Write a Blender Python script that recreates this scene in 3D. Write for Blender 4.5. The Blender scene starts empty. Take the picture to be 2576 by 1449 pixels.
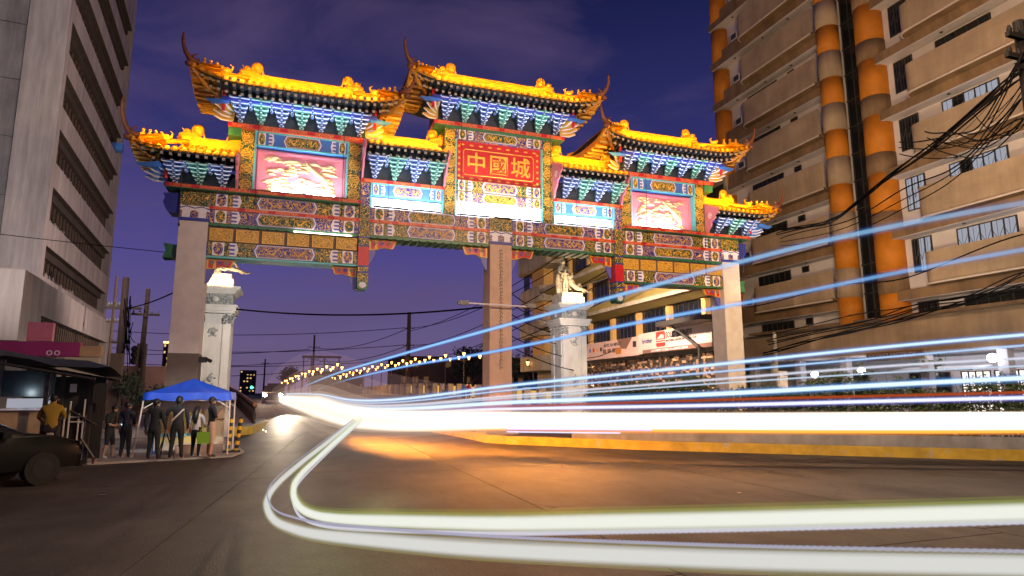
import bpy, math, random
from mathutils import Vector, Matrix
random.seed(7)
SC = bpy.context.scene
COL = SC.collection
PI = math.pi
# ------------------------------------------------------------------ camera
yaw, pit, rol = math.radians(19.241), math.radians(9.246), math.radians(0.087)
F = Vector((math.sin(yaw)*math.cos(pit), math.cos(yaw)*math.cos(pit), math.sin(pit)))
R0 = Vector((math.cos(yaw), -math.sin(yaw), 0)); U0 = R0.cross(F)
R = R0*math.cos(rol) - U0*math.sin(rol); U = R0*math.sin(rol) + U0*math.cos(rol)
cd = bpy.data.cameras.new('camera'); cam = bpy.data.objects.new('camera', cd); COL.objects.link(cam)
M = Matrix((R, U, -F)).transposed().to_4x4(); M.translation = (0, 0, 1.75); cam.matrix_world = M
cd.lens = 36*1612.95/2576; cd.sensor_width = 36; cd.clip_start = .05; cd.clip_end = 3000
SC.camera = cam
SC.cycles.transparent_max_bounces = 40
# ------------------------------------------------------------------ dusk sky
SC.view_settings.view_transform = 'Standard'; SC.view_settings.look = 'None'
SC.view_settings.exposure = 0; SC.view_settings.gamma = 1; SC.view_settings.use_curve_mapping = False
W = bpy.data.worlds.new('World'); SC.world = W; W.use_nodes = True
wn = W.node_tree; wn.nodes.clear()
def wnode(t, **k):
    n = wn.nodes.new(t)
    for a, b in k.items(): setattr(n, a, b)
    return n
tc = wnode('ShaderNodeTexCoord'); sx = wnode('ShaderNodeSeparateXYZ'); wn.links.new(tc.outputs['Generated'], sx.inputs[0])
rp = wnode('ShaderNodeValToRGB'); wn.links.new(sx.outputs['Z'], rp.inputs[0])
el = rp.color_ramp.elements
SKY = [(0, (.165, .118, .205)), (.09, (.125, .095, .23)), (.2, (.078, .065, .25)), (.36, (.030, .031, .145)), (.56, (.009, .012, .062)), (1, (.005, .007, .035))]
el[0].position = 0; el[0].color = (*SKY[0][1], 1); el[1].position = 1; el[1].color = (*SKY[-1][1], 1)
for p, c in SKY[1:-1]:
    e = el.new(p); e.color = (*c, 1)
mp = wnode('ShaderNodeMapping'); mp.inputs['Scale'].default_value = (1.2, 1.2, 4.2); mp.inputs['Rotation'].default_value = (.25, .2, .4)
wn.links.new(tc.outputs['Generated'], mp.inputs[0])
nz = wnode('ShaderNodeTexNoise'); nz.inputs['Scale'].default_value = 2.1; nz.inputs['Detail'].default_value = 7; nz.inputs['Roughness'].default_value = .55; nz.inputs['Distortion'].default_value = .5
wn.links.new(mp.outputs[0], nz.inputs[0])
cr = wnode('ShaderNodeValToRGB'); cr.color_ramp.elements[0].position = .47; cr.color_ramp.elements[1].position = .78
wn.links.new(nz.outputs[0], cr.inputs[0])
cmul = wnode('ShaderNodeMath', operation='MULTIPLY'); cmul.inputs[1].default_value = .75; wn.links.new(cr.outputs[0], cmul.inputs[0])
mx = wnode('ShaderNodeMix', data_type='RGBA'); mx.inputs['B'].default_value = (.115, .075, .17, 1)
wn.links.new(cmul.outputs[0], mx.inputs[0]); wn.links.new(rp.outputs[0], mx.inputs['A'])
bg = wnode('ShaderNodeBackground'); bg.inputs[1].default_value = 1; wo = wnode('ShaderNodeOutputWorld')
wn.links.new(mx.outputs['Result'], bg.inputs[0]); wn.links.new(bg.outputs[0], wo.inputs[0])
# ------------------------------------------------------------------ unseen street lamps of the junction, and added spots
def lamp(name, kind, loc, power, col, size=.2, aim=None, cone=60, blend=.4):
    d = bpy.data.lights.new(name, kind); d.energy = power; d.color = col
    o = bpy.data.objects.new(name, d); COL.objects.link(o); o.location = loc
    if kind in ('POINT', 'SPOT'): d.shadow_soft_size = size
    if kind == 'SPOT': d.spot_size = math.radians(cone); d.spot_blend = blend
    if aim is not None: o.rotation_euler = (Vector(aim)-Vector(loc)).to_track_quat('-Z', 'Y').to_euler()
    return o
lamp('unseen_light', 'SPOT', (-9.5, 4, 8), 23000, (1, .86, .80), .25, (-12.6, 38, 13.5), 42, .5)
lamp('unseen_light', 'SPOT', (2.5, 35, 7), 7000, (1, .74, .64), .25, (-12.8, 47, 14), 96, .6)       # left building; this spot is added behind the gate for its long side
lamp('unseen_light', 'SPOT', (-2, -6, 9), 5400, (1, .78, .67), .25, (7.5, 23, 6.6), 46, .5)         # gate pillars and beams
lamp('unseen_light', 'SPOT', (8, 4, 9), 8200, (1, .62, .32), .25, (29, 26, 13), 84, .5)           # right tower
lamp('unseen_light', 'SPOT', (13.5, 15, 3), 4000, (1, .76, .54), .2, (29.5, 25, 15.5), 66, .5)      # added uplight, no street lamp, to brighten the tower soffits
lamp('unseen_light', 'SPOT', (20.5, 12.5, 2.4), 1300, (1, .86, .70), .2, (29.5, 13, 14), 120, .6)  # second added uplight, for the near part of the tower
lamp('unseen_light', 'SPOT', (17.5, 11, 9.5), 3600, (1, .72, .28), .2, (18, 23, 1.8), 42, .3)       # foot of the right pillar
lamp('unseen_light', 'POINT', (9, 7, 10.5), 6800, (1, .66, .40), .25)                                   # road
lamp('unseen_light', 'SPOT', (14, 30, 8), 15000, (1, .70, .50), .25, (23, 41, 4.5), 110, .5)         # row of shops behind the gate
lamp('unseen_light', 'SPOT', (-.2, 24.4, 5.2), 950, (1, .93, .84), .2, (-2.9, 29, 3.6), 74, .5)          # spot added to brighten the left pylon
lamp('unseen_light', 'SPOT', (10.6, 24.4, 5.2), 1200, (1, .90, .86), .2, (13.4, 29, 3.6), 74, .5)       # spot added to brighten the right pylon
lamp('unseen_light', 'SPOT', (3, 10, 3.2), 1100, (1, .86, .66), .2, (-2.6, 20.6, 1.2), 24, .5)  # low spot added to brighten the group under the tent
lamp('unseen_light', 'SPOT', (-.5, 12, 6), 3000, (1, .95, .9), .15, (-2.5, 20.2, 1.9), 19, .7)          # narrow spot added to brighten the canopy
# ------------------------------------------------------------------ materials
def new_mat(name):
    m = bpy.data.materials.new(name); m.use_nodes = True
    return m, m.node_tree, m.node_tree.nodes['Principled BSDF']
def mat(name, col, rough=.6, var=.25, scale=3, metal=0, bump=.0, bscale=30, streak=0, spec=None, alpha=None):
    m, t, b = new_mat(name)
    b.inputs['Roughness'].default_value = rough; b.inputs['Metallic'].default_value = metal
    if spec is not None: b.inputs['Specular IOR Level'].default_value = spec
    co = t.nodes.new('ShaderNodeTexCoord')
    n = t.nodes.new('ShaderNodeTexNoise'); n.inputs['Scale'].default_value = scale; n.inputs['Detail'].default_value = 6; n.inputs['Roughness'].default_value = .65
    src = co.outputs['Object']
    if streak:
        mpn = t.nodes.new('ShaderNodeMapping'); mpn.inputs['Scale'].default_value = (1, 1, streak); t.links.new(src, mpn.inputs[0]); src = mpn.outputs[0]
    t.links.new(src, n.inputs[0])
    r = t.nodes.new('ShaderNodeValToRGB'); r.color_ramp.elements[0].position = .3; r.color_ramp.elements[1].position = .72
    r.color_ramp.elements[0].color = (*[c*(1-var) for c in col], 1); r.color_ramp.elements[1].color = (*[min(1, c*(1+var*.6)) for c in col], 1)
    t.links.new(n.outputs[0], r.inputs[0]); t.links.new(r.outputs[0], b.inputs['Base Color'])
    if bump:
        n2 = t.nodes.new('ShaderNodeTexNoise'); n2.inputs['Scale'].default_value = bscale; n2.inputs['Detail'].default_value = 5
        t.links.new(co.outputs['Object'], n2.inputs[0])
        bp = t.nodes.new('ShaderNodeBump'); bp.inputs['Strength'].default_value = bump; bp.inputs['Distance'].default_value = .02
        t.links.new(n2.outputs[0], bp.inputs['Height']); t.links.new(bp.outputs[0], b.inputs['Normal'])
    if alpha is not None: b.inputs['Alpha'].default_value = alpha
    return m
def scroll(name, bgc, gold=(.8, .47, .07), scale=6.5, w=.045, dens=.0):
    """painted gold scrollwork on a coloured ground"""
    m, t, b = new_mat(name); b.inputs['Roughness'].default_value = .45
    co = t.nodes.new('ShaderNodeTexCoord'); n = t.nodes.new('ShaderNodeTexNoise')
    n.inputs['Scale'].default_value = scale; n.inputs['Detail'].default_value = 1.5; n.inputs['Distortion'].default_value = 1.6
    t.links.new(co.outputs['Object'], n.inputs[0])
    r = t.nodes.new('ShaderNodeValToRGB'); r.color_ramp.interpolation = 'CONSTANT'
    e = r.color_ramp.elements; e[0].position = 0; e[0].color = (*bgc, 1); e[1].position = .36; e[1].color = (*gold, 1)
    for p, c in ((.36+w*.7, bgc), (.5-w*.42, gold), (.5+w*.42, bgc), (.62, gold), (.62+w*.7, bgc)):
        x = e.new(p); x.color = (*c, 1)
    t.links.new(n.outputs[0], r.inputs[0]); t.links.new(r.outputs[0], b.inputs['Base Color'])
    return m
def emis(name, col, s):
    m = bpy.data.materials.new(name); m.use_nodes = True; t = m.node_tree; t.nodes.clear()
    e = t.nodes.new('ShaderNodeEmission'); e.inputs[0].default_value = (*col, 1); e.inputs[1].default_value = s
    o = t.nodes.new('ShaderNodeOutputMaterial'); t.links.new(e.outputs[0], o.inputs[0])
    return m
def veil(name, col, s, a):
    """light seen through itself: emission over a see-through body"""
    m = bpy.data.materials.new(name); m.use_nodes = True; t = m.node_tree; t.nodes.clear()
    e = t.nodes.new('ShaderNodeEmission'); e.inputs[0].default_value = (*col, 1); e.inputs[1].default_value = s
    tr = t.nodes.new('ShaderNodeBsdfTransparent'); x = t.nodes.new('ShaderNodeMixShader'); x.inputs[0].default_value = a
    t.links.new(tr.outputs[0], x.inputs[1]); t.links.new(e.outputs[0], x.inputs[2])
    o = t.nodes.new('ShaderNodeOutputMaterial'); t.links.new(x.outputs[0], o.inputs[0])
    return m
# ------------------------------------------------------------------ mesh builder
class MB:
    def __init__(s): s.v = []; s.f = []; s.m = []; s.T = None; s.ch = []
    def add(s, vs, fs, m=0):
        b = len(s.v); s.ch.append((b, len(s.f)))
        if s.T is not None: vs = [tuple(s.T @ Vector(p)) for p in vs]
        s.v += [tuple(p) for p in vs]; s.f += [tuple(b+i for i in f) for f in fs]; s.m += [m]*len(fs)
    def box(s, x0, x1, y0, y1, z0, z1, m=0):
        s.add([(x0,y0,z0),(x1,y0,z0),(x1,y1,z0),(x0,y1,z0),(x0,y0,z1),(x1,y0,z1),(x1,y1,z1),(x0,y1,z1)],
              [(0,3,2,1),(4,5,6,7),(0,1,5,4),(1,2,6,5),(2,3,7,6),(3,0,4,7)], m)
    def prism(s, poly, a0, a1, ax='y', m=0):
        """extrude a 2-D polygon: ax 'y' -> poly is (x,z); 'x' -> (y,z); 'z' -> (x,y)"""
        n = len(poly)
        if ax == 'y': P = lambda p, a: (p[0], a, p[1])
        elif ax == 'x': P = lambda p, a: (a, p[0], p[1])
        else: P = lambda p, a: (p[0], p[1], a)
        ar = sum(poly[i][0]*poly[(i+1) % n][1]-poly[(i+1) % n][0]*poly[i][1] for i in range(n))
        if (ar < 0) != (ax == 'y'): poly = poly[::-1]
        if ax == 'y': poly = poly
        vs = [P(p, a0) for p in poly]+[P(p, a1) for p in poly]
        fs = [tuple(range(n))[::-1], tuple(range(n, 2*n))]+[(i, (i+1) % n, n+(i+1) % n, n+i) for i in range(n)]
        s.add(vs, fs, m)
    def tube(s, pts, r, n=8, m=0, caps=True):
        pts = [Vector(p) for p in pts]; k = len(pts); rs = r if isinstance(r, (list, tuple)) else [r]*k
        vs = []; up = Vector((0, 0, 1)); prev = None
        for i, p in enumerate(pts):
            d = (pts[min(i+1, k-1)]-pts[max(i-1, 0)]).normalized()
            if prev is None:
                a = d.cross(up); a = a if a.length > .05 else d.cross(Vector((0, 1, 0)))
            else: a = prev-d*prev.dot(d)
            a.normalize(); prev = a; b = d.cross(a)
            for j in range(n):
                t = 2*PI*j/n; vs.append(p+(a*math.cos(t)+b*math.sin(t))*rs[i])
        fs = [(i*n+j, i*n+(j+1) % n, (i+1)*n+(j+1) % n, (i+1)*n+j) for i in range(k-1) for j in range(n)]
        if caps: fs += [tuple(range(n))[::-1], tuple(range((k-1)*n, k*n))]
        s.add(vs, fs, m)
    def lathe(s, prof, c=(0, 0, 0), n=16, m=0):
        k = len(prof); vs = [(c[0]+r*math.cos(2*PI*j/n), c[1]+r*math.sin(2*PI*j/n), c[2]+z) for r, z in prof for j in range(n)]
        fs = [(i*n+j, i*n+(j+1) % n, (i+1)*n+(j+1) % n, (i+1)*n+j) for i in range(k-1) for j in range(n)]
        fs += [tuple(range(n))[::-1], tuple(range((k-1)*n, k*n))]
        s.add(vs, fs, m)
    def ell(s, c, r, n=10, k=6, m=0):
        if not isinstance(r, (tuple, list)): r = (r, r, r)
        vs = [(c[0], c[1], c[2]-r[2])]
        for i in range(1, k):
            t = -PI/2+PI*i/k
            vs += [(c[0]+r[0]*math.cos(t)*math.cos(2*PI*j/n), c[1]+r[1]*math.cos(t)*math.sin(2*PI*j/n), c[2]+r[2]*math.sin(t)) for j in range(n)]
        vs.append((c[0], c[1], c[2]+r[2]))
        fs = [(0, 1+(j+1) % n, 1+j) for j in range(n)]
        fs += [(1+i*n+j, 1+i*n+(j+1) % n, 1+(i+1)*n+(j+1) % n, 1+(i+1)*n+j) for i in range(k-2) for j in range(n)]
        L = len(vs)-1; o = 1+(k-2)*n
        fs += [(o+j, o+(j+1) % n, L) for j in range(n)]
        s.add(vs, fs, m)
    def quad(s, a, b, c, d, m=0): s.add([a, b, c, d], [(0, 1, 2, 3)], m)
    def build(s, name, mats, parent=None, smooth=False, loc=None, rz=None):
        me = bpy.data.meshes.new(name); me.from_pydata(s.v, [], s.f)
        for x in (mats if isinstance(mats, (list, tuple)) else [mats]): me.materials.append(x)
        me.polygons.foreach_set('material_index', s.m)
        if smooth: me.polygons.foreach_set('use_smooth', [True]*len(s.f))
        me.update()
        return link(name, me, parent, loc, rz)
def each(q, name, mats, parent):
    """one object per shape in the builder"""
    ch = q.ch+[(len(q.v), len(q.f))]; out = []
    for (v0, f0), (v1, f1) in zip(ch, ch[1:]):
        w = MB(); w.v = q.v[v0:v1]; w.f = [tuple(i-v0 for i in f) for f in q.f[f0:f1]]; w.m = q.m[f0:f1]; out.append(w.build(name, mats, parent))
    return out
def link(name, data, parent=None, loc=None, rz=None):
    o = bpy.data.objects.new(name, data); COL.objects.link(o)
    if parent is not None: o.parent = parent
    if loc is not None: o.location = loc
    if rz is not None: o.rotation_euler = (0, 0, rz)
    return o
def tag(o, label, cat, group=None):
    o['label'] = label; o['category'] = cat
    if group: o['group'] = group
    return o
def thing(name, label, cat, loc=(0, 0, 0), rz=0, group=None):
    return tag(link(name, None, None, loc, rz), label, cat, group)
def struct(o): o['kind'] = 'structure'; return o
def stuff(o): o['kind'] = 'stuff'; return o
def bx(name, m, parent, *b):
    q = MB(); q.box(*b); return q.build(name, m, parent)
def text(name, body, size, m, parent, loc, rot, ext=.004, align='LEFT', sx=1, bold=0):
    c = bpy.data.curves.new(name, 'FONT'); c.body = body; c.size = size; c.extrude = ext; c.align_x = align; c.offset = bold
    c.resolution_u = 3; c.materials.append(m)
    o = link(name, c, parent, loc); o.rotation_euler = rot; o.scale = (sx, 1, 1)
    return o
def catenary(a, b, sag, n=14):
    a, b = Vector(a), Vector(b); return [a.lerp(b, i/n)+Vector((0, 0, -4*sag*(i/n)*(1-i/n))) for i in range(n+1)]
# ================================================================== setting: ground
m_base = mat('earth', (.03, .028, .026), .95, .3)
m_road = mat('road_concrete', (.095, .086, .076), .66, .45, .4, bump=.5, bscale=38, spec=.3)
def weather(m, sc, lo, hi, k, rough=.75):
    """a second, larger layer of stains over a material"""
    t = m.node_tree; b = t.nodes['Principled BSDF']; src = b.inputs['Base Color'].links[0].from_socket
    co = t.nodes.new('ShaderNodeTexCoord'); mpn = t.nodes.new('ShaderNodeMapping'); mpn.inputs['Scale'].default_value = sc
    n = t.nodes.new('ShaderNodeTexNoise'); n.inputs['Scale'].default_value = 1; n.inputs['Detail'].default_value = 9; n.inputs['Roughness'].default_value = rough
    t.links.new(co.outputs['Object'], mpn.inputs[0]); t.links.new(mpn.outputs[0], n.inputs[0])
    r = t.nodes.new('ShaderNodeMapRange'); r.inputs[1].default_value = lo; r.inputs[2].default_value = hi; r.inputs[3].default_value = k; r.inputs[4].default_value = 1; t.links.new(n.outputs[0], r.inputs[0])
    x = t.nodes.new('ShaderNodeMix'); x.data_type = 'RGBA'; x.blend_type = 'MULTIPLY'; x.inputs[0].default_value = 1
    t.links.new(src, x.inputs['A']); t.links.new(r.outputs[0], x.inputs['B']); t.links.new(x.outputs['Result'], b.inputs['Base Color'])
def cracks(m, sc, w, k):
    t = m.node_tree; b = t.nodes['Principled BSDF']; src = b.inputs['Base Color'].links[0].from_socket
    co = t.nodes.new('ShaderNodeTexCoord'); n = t.nodes.new('ShaderNodeTexNoise'); n.inputs['Scale'].default_value = 1.4; n.inputs['Detail'].default_value = 6; t.links.new(co.outputs['Object'], n.inputs[0])
    ad = t.nodes.new('ShaderNodeMixRGB'); ad.inputs[0].default_value = .3; t.links.new(co.outputs['Object'], ad.inputs[1]); t.links.new(n.outputs['Color'], ad.inputs[2])
    v = t.nodes.new('ShaderNodeTexVoronoi'); v.feature = 'DISTANCE_TO_EDGE'; v.inputs['Scale'].default_value = sc; t.links.new(ad.outputs[0], v.inputs[0])
    n2 = t.nodes.new('ShaderNodeTexNoise'); n2.inputs['Scale'].default_value = .35; t.links.new(co.outputs['Object'], n2.inputs[0])
    th = t.nodes.new('ShaderNodeMapRange'); th.inputs[1].default_value = .48; th.inputs[2].default_value = .62; th.inputs[3].default_value = 0; th.inputs[4].default_value = w; t.links.new(n2.outputs[0], th.inputs[0])
    lt = t.nodes.new('ShaderNodeMath'); lt.operation = 'LESS_THAN'; t.links.new(v.outputs[0], lt.inputs[0]); t.links.new(th.outputs[0], lt.inputs[1])
    x = t.nodes.new('ShaderNodeMix'); x.data_type = 'RGBA'; x.inputs['B'].default_value = (k, k, k, 1); t.links.new(lt.outputs[0], x.inputs[0]); t.links.new(src, x.inputs['A']); t.links.new(x.outputs['Result'], b.inputs['Base Color'])
cracks(m_road, .8, .006, .025)
weather(m_road, (.9, .35, 1), .36, .62, .5); weather(m_road, (30, 30, 30), .35, .6, .62, .6)
m_pave = mat('pavement_concrete', (.34, .32, .30), .8, .3, 1.2, bump=.3)
m_yellow = mat('kerb_yellow', (.50, .34, .035), .7, .35, 2.2, bump=.4, bscale=12)
m_cgrey = mat('weathered_concrete', (.27, .27, .26), .85, .4, 1.8, bump=.4, bscale=14, streak=.5)
q = MB(); q.box(-1200, 1200, -300, 2400, -.4, -.2); struct(q.build('ground', m_base))
road = struct(link('road', None))
lines = [-1.35e9]
def jx(k, y):                                   # long joints of the concrete lanes, run almost along the road
    return [-13, -6.4, -1.43+(y-7.47)*.1, 3.75+(y-7)*.012, 8.6, 13.5, 18.5, 24, 34][k]
ys = [-14, -4, 5.2, 14.2, 23.3, 33]
for k in range(8):
    for j in range(5):
        y0, y1 = ys[j]+.25*k, ys[j+1]+.25*k
        g = .009
        q = MB(); q.prism([(jx(k, y0)+g, y0+g), (jx(k+1, y0)-g, y0+g), (jx(k+1, y1)-g, y1-g), (jx(k, y1)+g, y1-g)], -.16, 0, 'z')
        o = q.build('concrete_slab', m_road, road)
q = MB(); q.box(-90, 90, -120, 140, -.22, -.03); struct(q.build('road_bed', m_base))
q = MB(); q.prism([(-13, 33.2), (-13, 31), (35, 31), (35, 35.6), (9, 35.6), (9, 34.5), (-1, 34.5), (-1, 33.2)], -.2, -.004, 'z'); struct(q.build('road_surface', m_road))
# side pavement where the people stand, butting on the road
q = MB(); q.prism([(-7.5, 18.4), (-4.6, 18.75), (-1.3, 19.7), (-1.05, 21), (-2.2, 28), (-7.5, 28)], -.1, .05, 'z'); pv = struct(q.build('pavement', m_pave))
# pylon island on the left with its yellow kerb
q = MB(); q.prism([(-9, 29.35), (-2.0, 29.1), (-1.35, 30.2), (-1.12, 32.9), (-.9, 37), (-1.8, 60), (-9, 60)], -.1, .3, 'z'); struct(q.build('pavement_island', m_pave))
q = MB(); q.prism([(-3.2, 29.02), (-1.95, 28.98), (-1.25, 30.15), (-1.02, 32.9), (-.8, 37), (-.88, 37), (-1.1, 32.9), (-1.33, 30.18), (-2.0, 29.09), (-3.2, 29.12)], -.1, .34, 'z'); struct(q.build('kerb', m_yellow))
# right island: yellow kerb, grey planter wall, soil
ker = [(5.5, 46), (5.54, 34.5), (6.62, 25.6), (6.75, 22.2), (7.3, 21.2), (10.38, 17.83), (13.61, 15.11), (17.9, 11.62), (24, 6.7)]
def offs(P, d):
    out = []
    for i, p in enumerate(P):
        a = Vector(P[max(i-1, 0)]); b = Vector(P[min(i+1, len(P)-1)]); t = (b-a).normalized()
        out.append((p[0]-t.y*d, p[1]+t.x*d))
    return out
m_kerbw = m_yellow
# paint flaking off the kerb: grey patches with their own outline
_t = m_yellow.node_tree; _b = _t.nodes['Principled BSDF']; _n = _t.nodes.new('ShaderNodeTexNoise'); _n.inputs['Scale'].default_value = 3.3; _n.inputs['Detail'].default_value = 8; _n.inputs['Roughness'].default_value = .7
_r = _t.nodes.new('ShaderNodeValToRGB'); _r.color_ramp.elements[0].position = .6; _r.color_ramp.elements[1].position = .63
_x = _t.nodes.new('ShaderNodeMix'); _x.data_type = 'RGBA'; _x.inputs['B'].default_value = (.33, .32, .28, 1)
_src = _b.inputs['Base Color'].links[0].from_socket
_co = _t.nodes.new('ShaderNodeTexCoord'); _t.links.new(_co.outputs['Object'], _n.inputs[0])
_t.links.new(_n.outputs[0], _r.inputs[0]); _t.links.new(_r.outputs[0], _x.inputs[0]); _t.links.new(_src, _x.inputs['A']); _t.links.new(_x.outputs['Result'], _b.inputs['Base Color'])
def strip(name, P, d0, d1, z0, z1, m):
    A, B = offs(P, d0), offs(P, d1); q = MB()
    for i in range(len(P)-1):
        q.prism([A[i], A[i+1], B[i+1], B[i]], z0, z1, 'z')
    return q.build(name, m)
struct(strip('kerb', ker, 0, .16, -.1, .27, m_yellow))
struct(strip('kerb', ker[4:], .16, .34, -.1, .265, m_cgrey))
m_soil = mat('soil', (.03, .022, .015), 1, .4)
q = MB(); q.prism([(5.7, 46), (5.74, 34.6), (6.8, 25.7), (6.95, 22.4), (7.5, 21.5), (10.7, 18.2), (13.9, 15.5), (18.2, 12), (24, 7.4), (26, 9), (20, 21), (18, 46)], -.1, .24, 'z'); struct(q.build('planting_bed', m_soil))
# planter wall
pl = [(8.9, 19.6), (10.75, 18.1), (13.95, 15.38), (18.25, 11.9), (24.3, 7.0)]
w = strip('planter_wall', pl, 0, .3, .2, .56, m_cgrey); tag(w, 'low grey concrete planter wall behind the flaking yellow kerb', 'wall')
# forecourt in front of the tower and the shops
q = MB(); q.prism([(20, 21.2), (26.2, 9), (29, 5), (40, 5), (40, 80), (18.2, 80), (18.2, 46)], -.1, .12, 'z'); struct(q.build('forecourt', m_pave))

# ================================================================== the gate
m_gold = mat('gold_paint', (.72, .40, .05), .4, .2, 8)
m_wht = mat('white_paint', (.74, .72, .78), .45, .12, 8)
m_blu = mat('blue_paint', (.025, .04, .30), .45, .2, 8)
m_lblue = mat('azure_paint', (.05, .17, .55), .4, .15, 8)
m_cyan = mat('turquoise_paint', (.10, .50, .55), .4, .15, 8)
m_vio = mat('violet_paint', (.10, .10, .42), .45, .2, 8)
m_red = mat('red_paint', (.52, .012, .02), .4, .2, 6)
m_grn = mat('green_paint', (.03, .16, .07), .45, .25, 8)
m_dark = mat('dark_timber', (.018, .02, .028), .6, .3, 8)
m_sc_b = scroll('gold_scroll_on_blue', (.02, .022, .22), (.82, .46, .05), 3.7)
m_sc_g = scroll('gold_scroll_on_green', (.006, .055, .03), (.82, .46, .05), 3.7)
m_sc_p = scroll('gold_scroll_on_red', (.50, .02, .02), (.85, .40, .1), 14)
m_fret = scroll('gold_fretwork', (.20, .09, .012), (.85, .50, .06), 11, .09)
m_tile = mat('glazed_yellow_tile', (.76, .33, .012), .35, .25, 5, bump=.2, bscale=20)
m_tiled = mat('glazed_tile_end', (.42, .17, .015), .4, .3, 6)
m_horn = mat('weathered_ridge_horn', (.16, .05, .02), .6, .4, 6)
m_pink = mat('pink_board', (.62, .20, .27), .5, .12, 3)
m_relief = mat('carved_relief', (.66, .47, .24), .6, .2, 5)
m_pst = mat('gate_concrete', (.60, .54, .52), .85, .16, 2.2, bump=.25, bscale=60)
m_pstb = mat('gate_brown_concrete', (.58, .40, .29), .85, .16, 2.2, bump=.25, bscale=60)
m_plinth = mat('brown_plinth', (.13, .10, .085), .8, .2, 3, bump=.2)
m_lamp = emis('floodlight_glass', (.80, .92, 1), 34)
m_lamp2 = emis('relief_floodlight_glass', (.92, .94, 1), 46)
m_lampw = emis('tube_light_glass', (1, .93, .78), 11)
GX, GY = 7.483, 22.84
gate = thing('gate', 'ornate tiered paifang gate with yellow roofs, painted beams and gold lettering across the road', 'gate', (GX, GY, 0))
def shift(poly, dx): return [(x+dx, z) for x, z in poly]
# --- piers
for sx, mm in ((-10.63, m_pst), (.04, m_pstb), (10.63, m_pst)):
    p = bx('pillar', mm, gate, sx-.435, sx+.435, 0, .9, 0, 7.35)
    q = MB(); q.box(sx-.62, sx+.62, -.2, 1.1, 0, .38); q.build('plinth', m_cgrey, p)
    if sx < -1: bx('dark_lower_face', m_plinth, p, sx-.447, sx+.447, -.012, .912, .38, 3.0)  # lower part of the left pillar in dark brown
    if abs(sx) < 1:                                          # carved vertical ornament down the middle pier
        q = MB()
        for i in range(34):
            z = 7.1-i*.135; a = random.uniform(-.5, .5)
            q.tube([(sx+.05*math.cos(t+a)+.01*i % .02, -.012, z+.05*math.sin(t+a)) for t in [j*PI/4 for j in range(7)]], .013, 5)
        q.build('carved_ornament', m_plinth, p)
    # painted cap
    c = bx('pillar_cap', m_sc_g, gate, sx-.455, sx+.455, -.02, .92, 7.86, 8.385)
    q = MB(); q.box(sx-.46, sx+.46, -.025, .925, 7.36, 7.46); q.build('blue_band', m_blu, c)
    bx('white_ground', m_wht, c, sx-.457, sx+.457, -.022, .922, 7.46, 7.86)
    q = MB()
    for cx, wd in ((-.455, .19), (0, .25), (.455, .19)):
        l, r = max(-.455, cx-wd/2), min(.455, cx+wd/2)
        q.prism(shift([(l, 7.465), (r, 7.465), (r, 7.66), ((l+r)/2, 7.72), (l, 7.66)], sx), -.03, -.024)
    each(q, 'lotus_petal', m_sc_b, c)
    q = MB()
    for s in (-1, 1):
        q.tube([(sx+s*.46, -.03, 7.76), (sx+s*.23, -.03, 7.84), (sx, -.03, 7.78)], .018, 5)
    q.build('blue_edging', m_blu, c)
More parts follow.
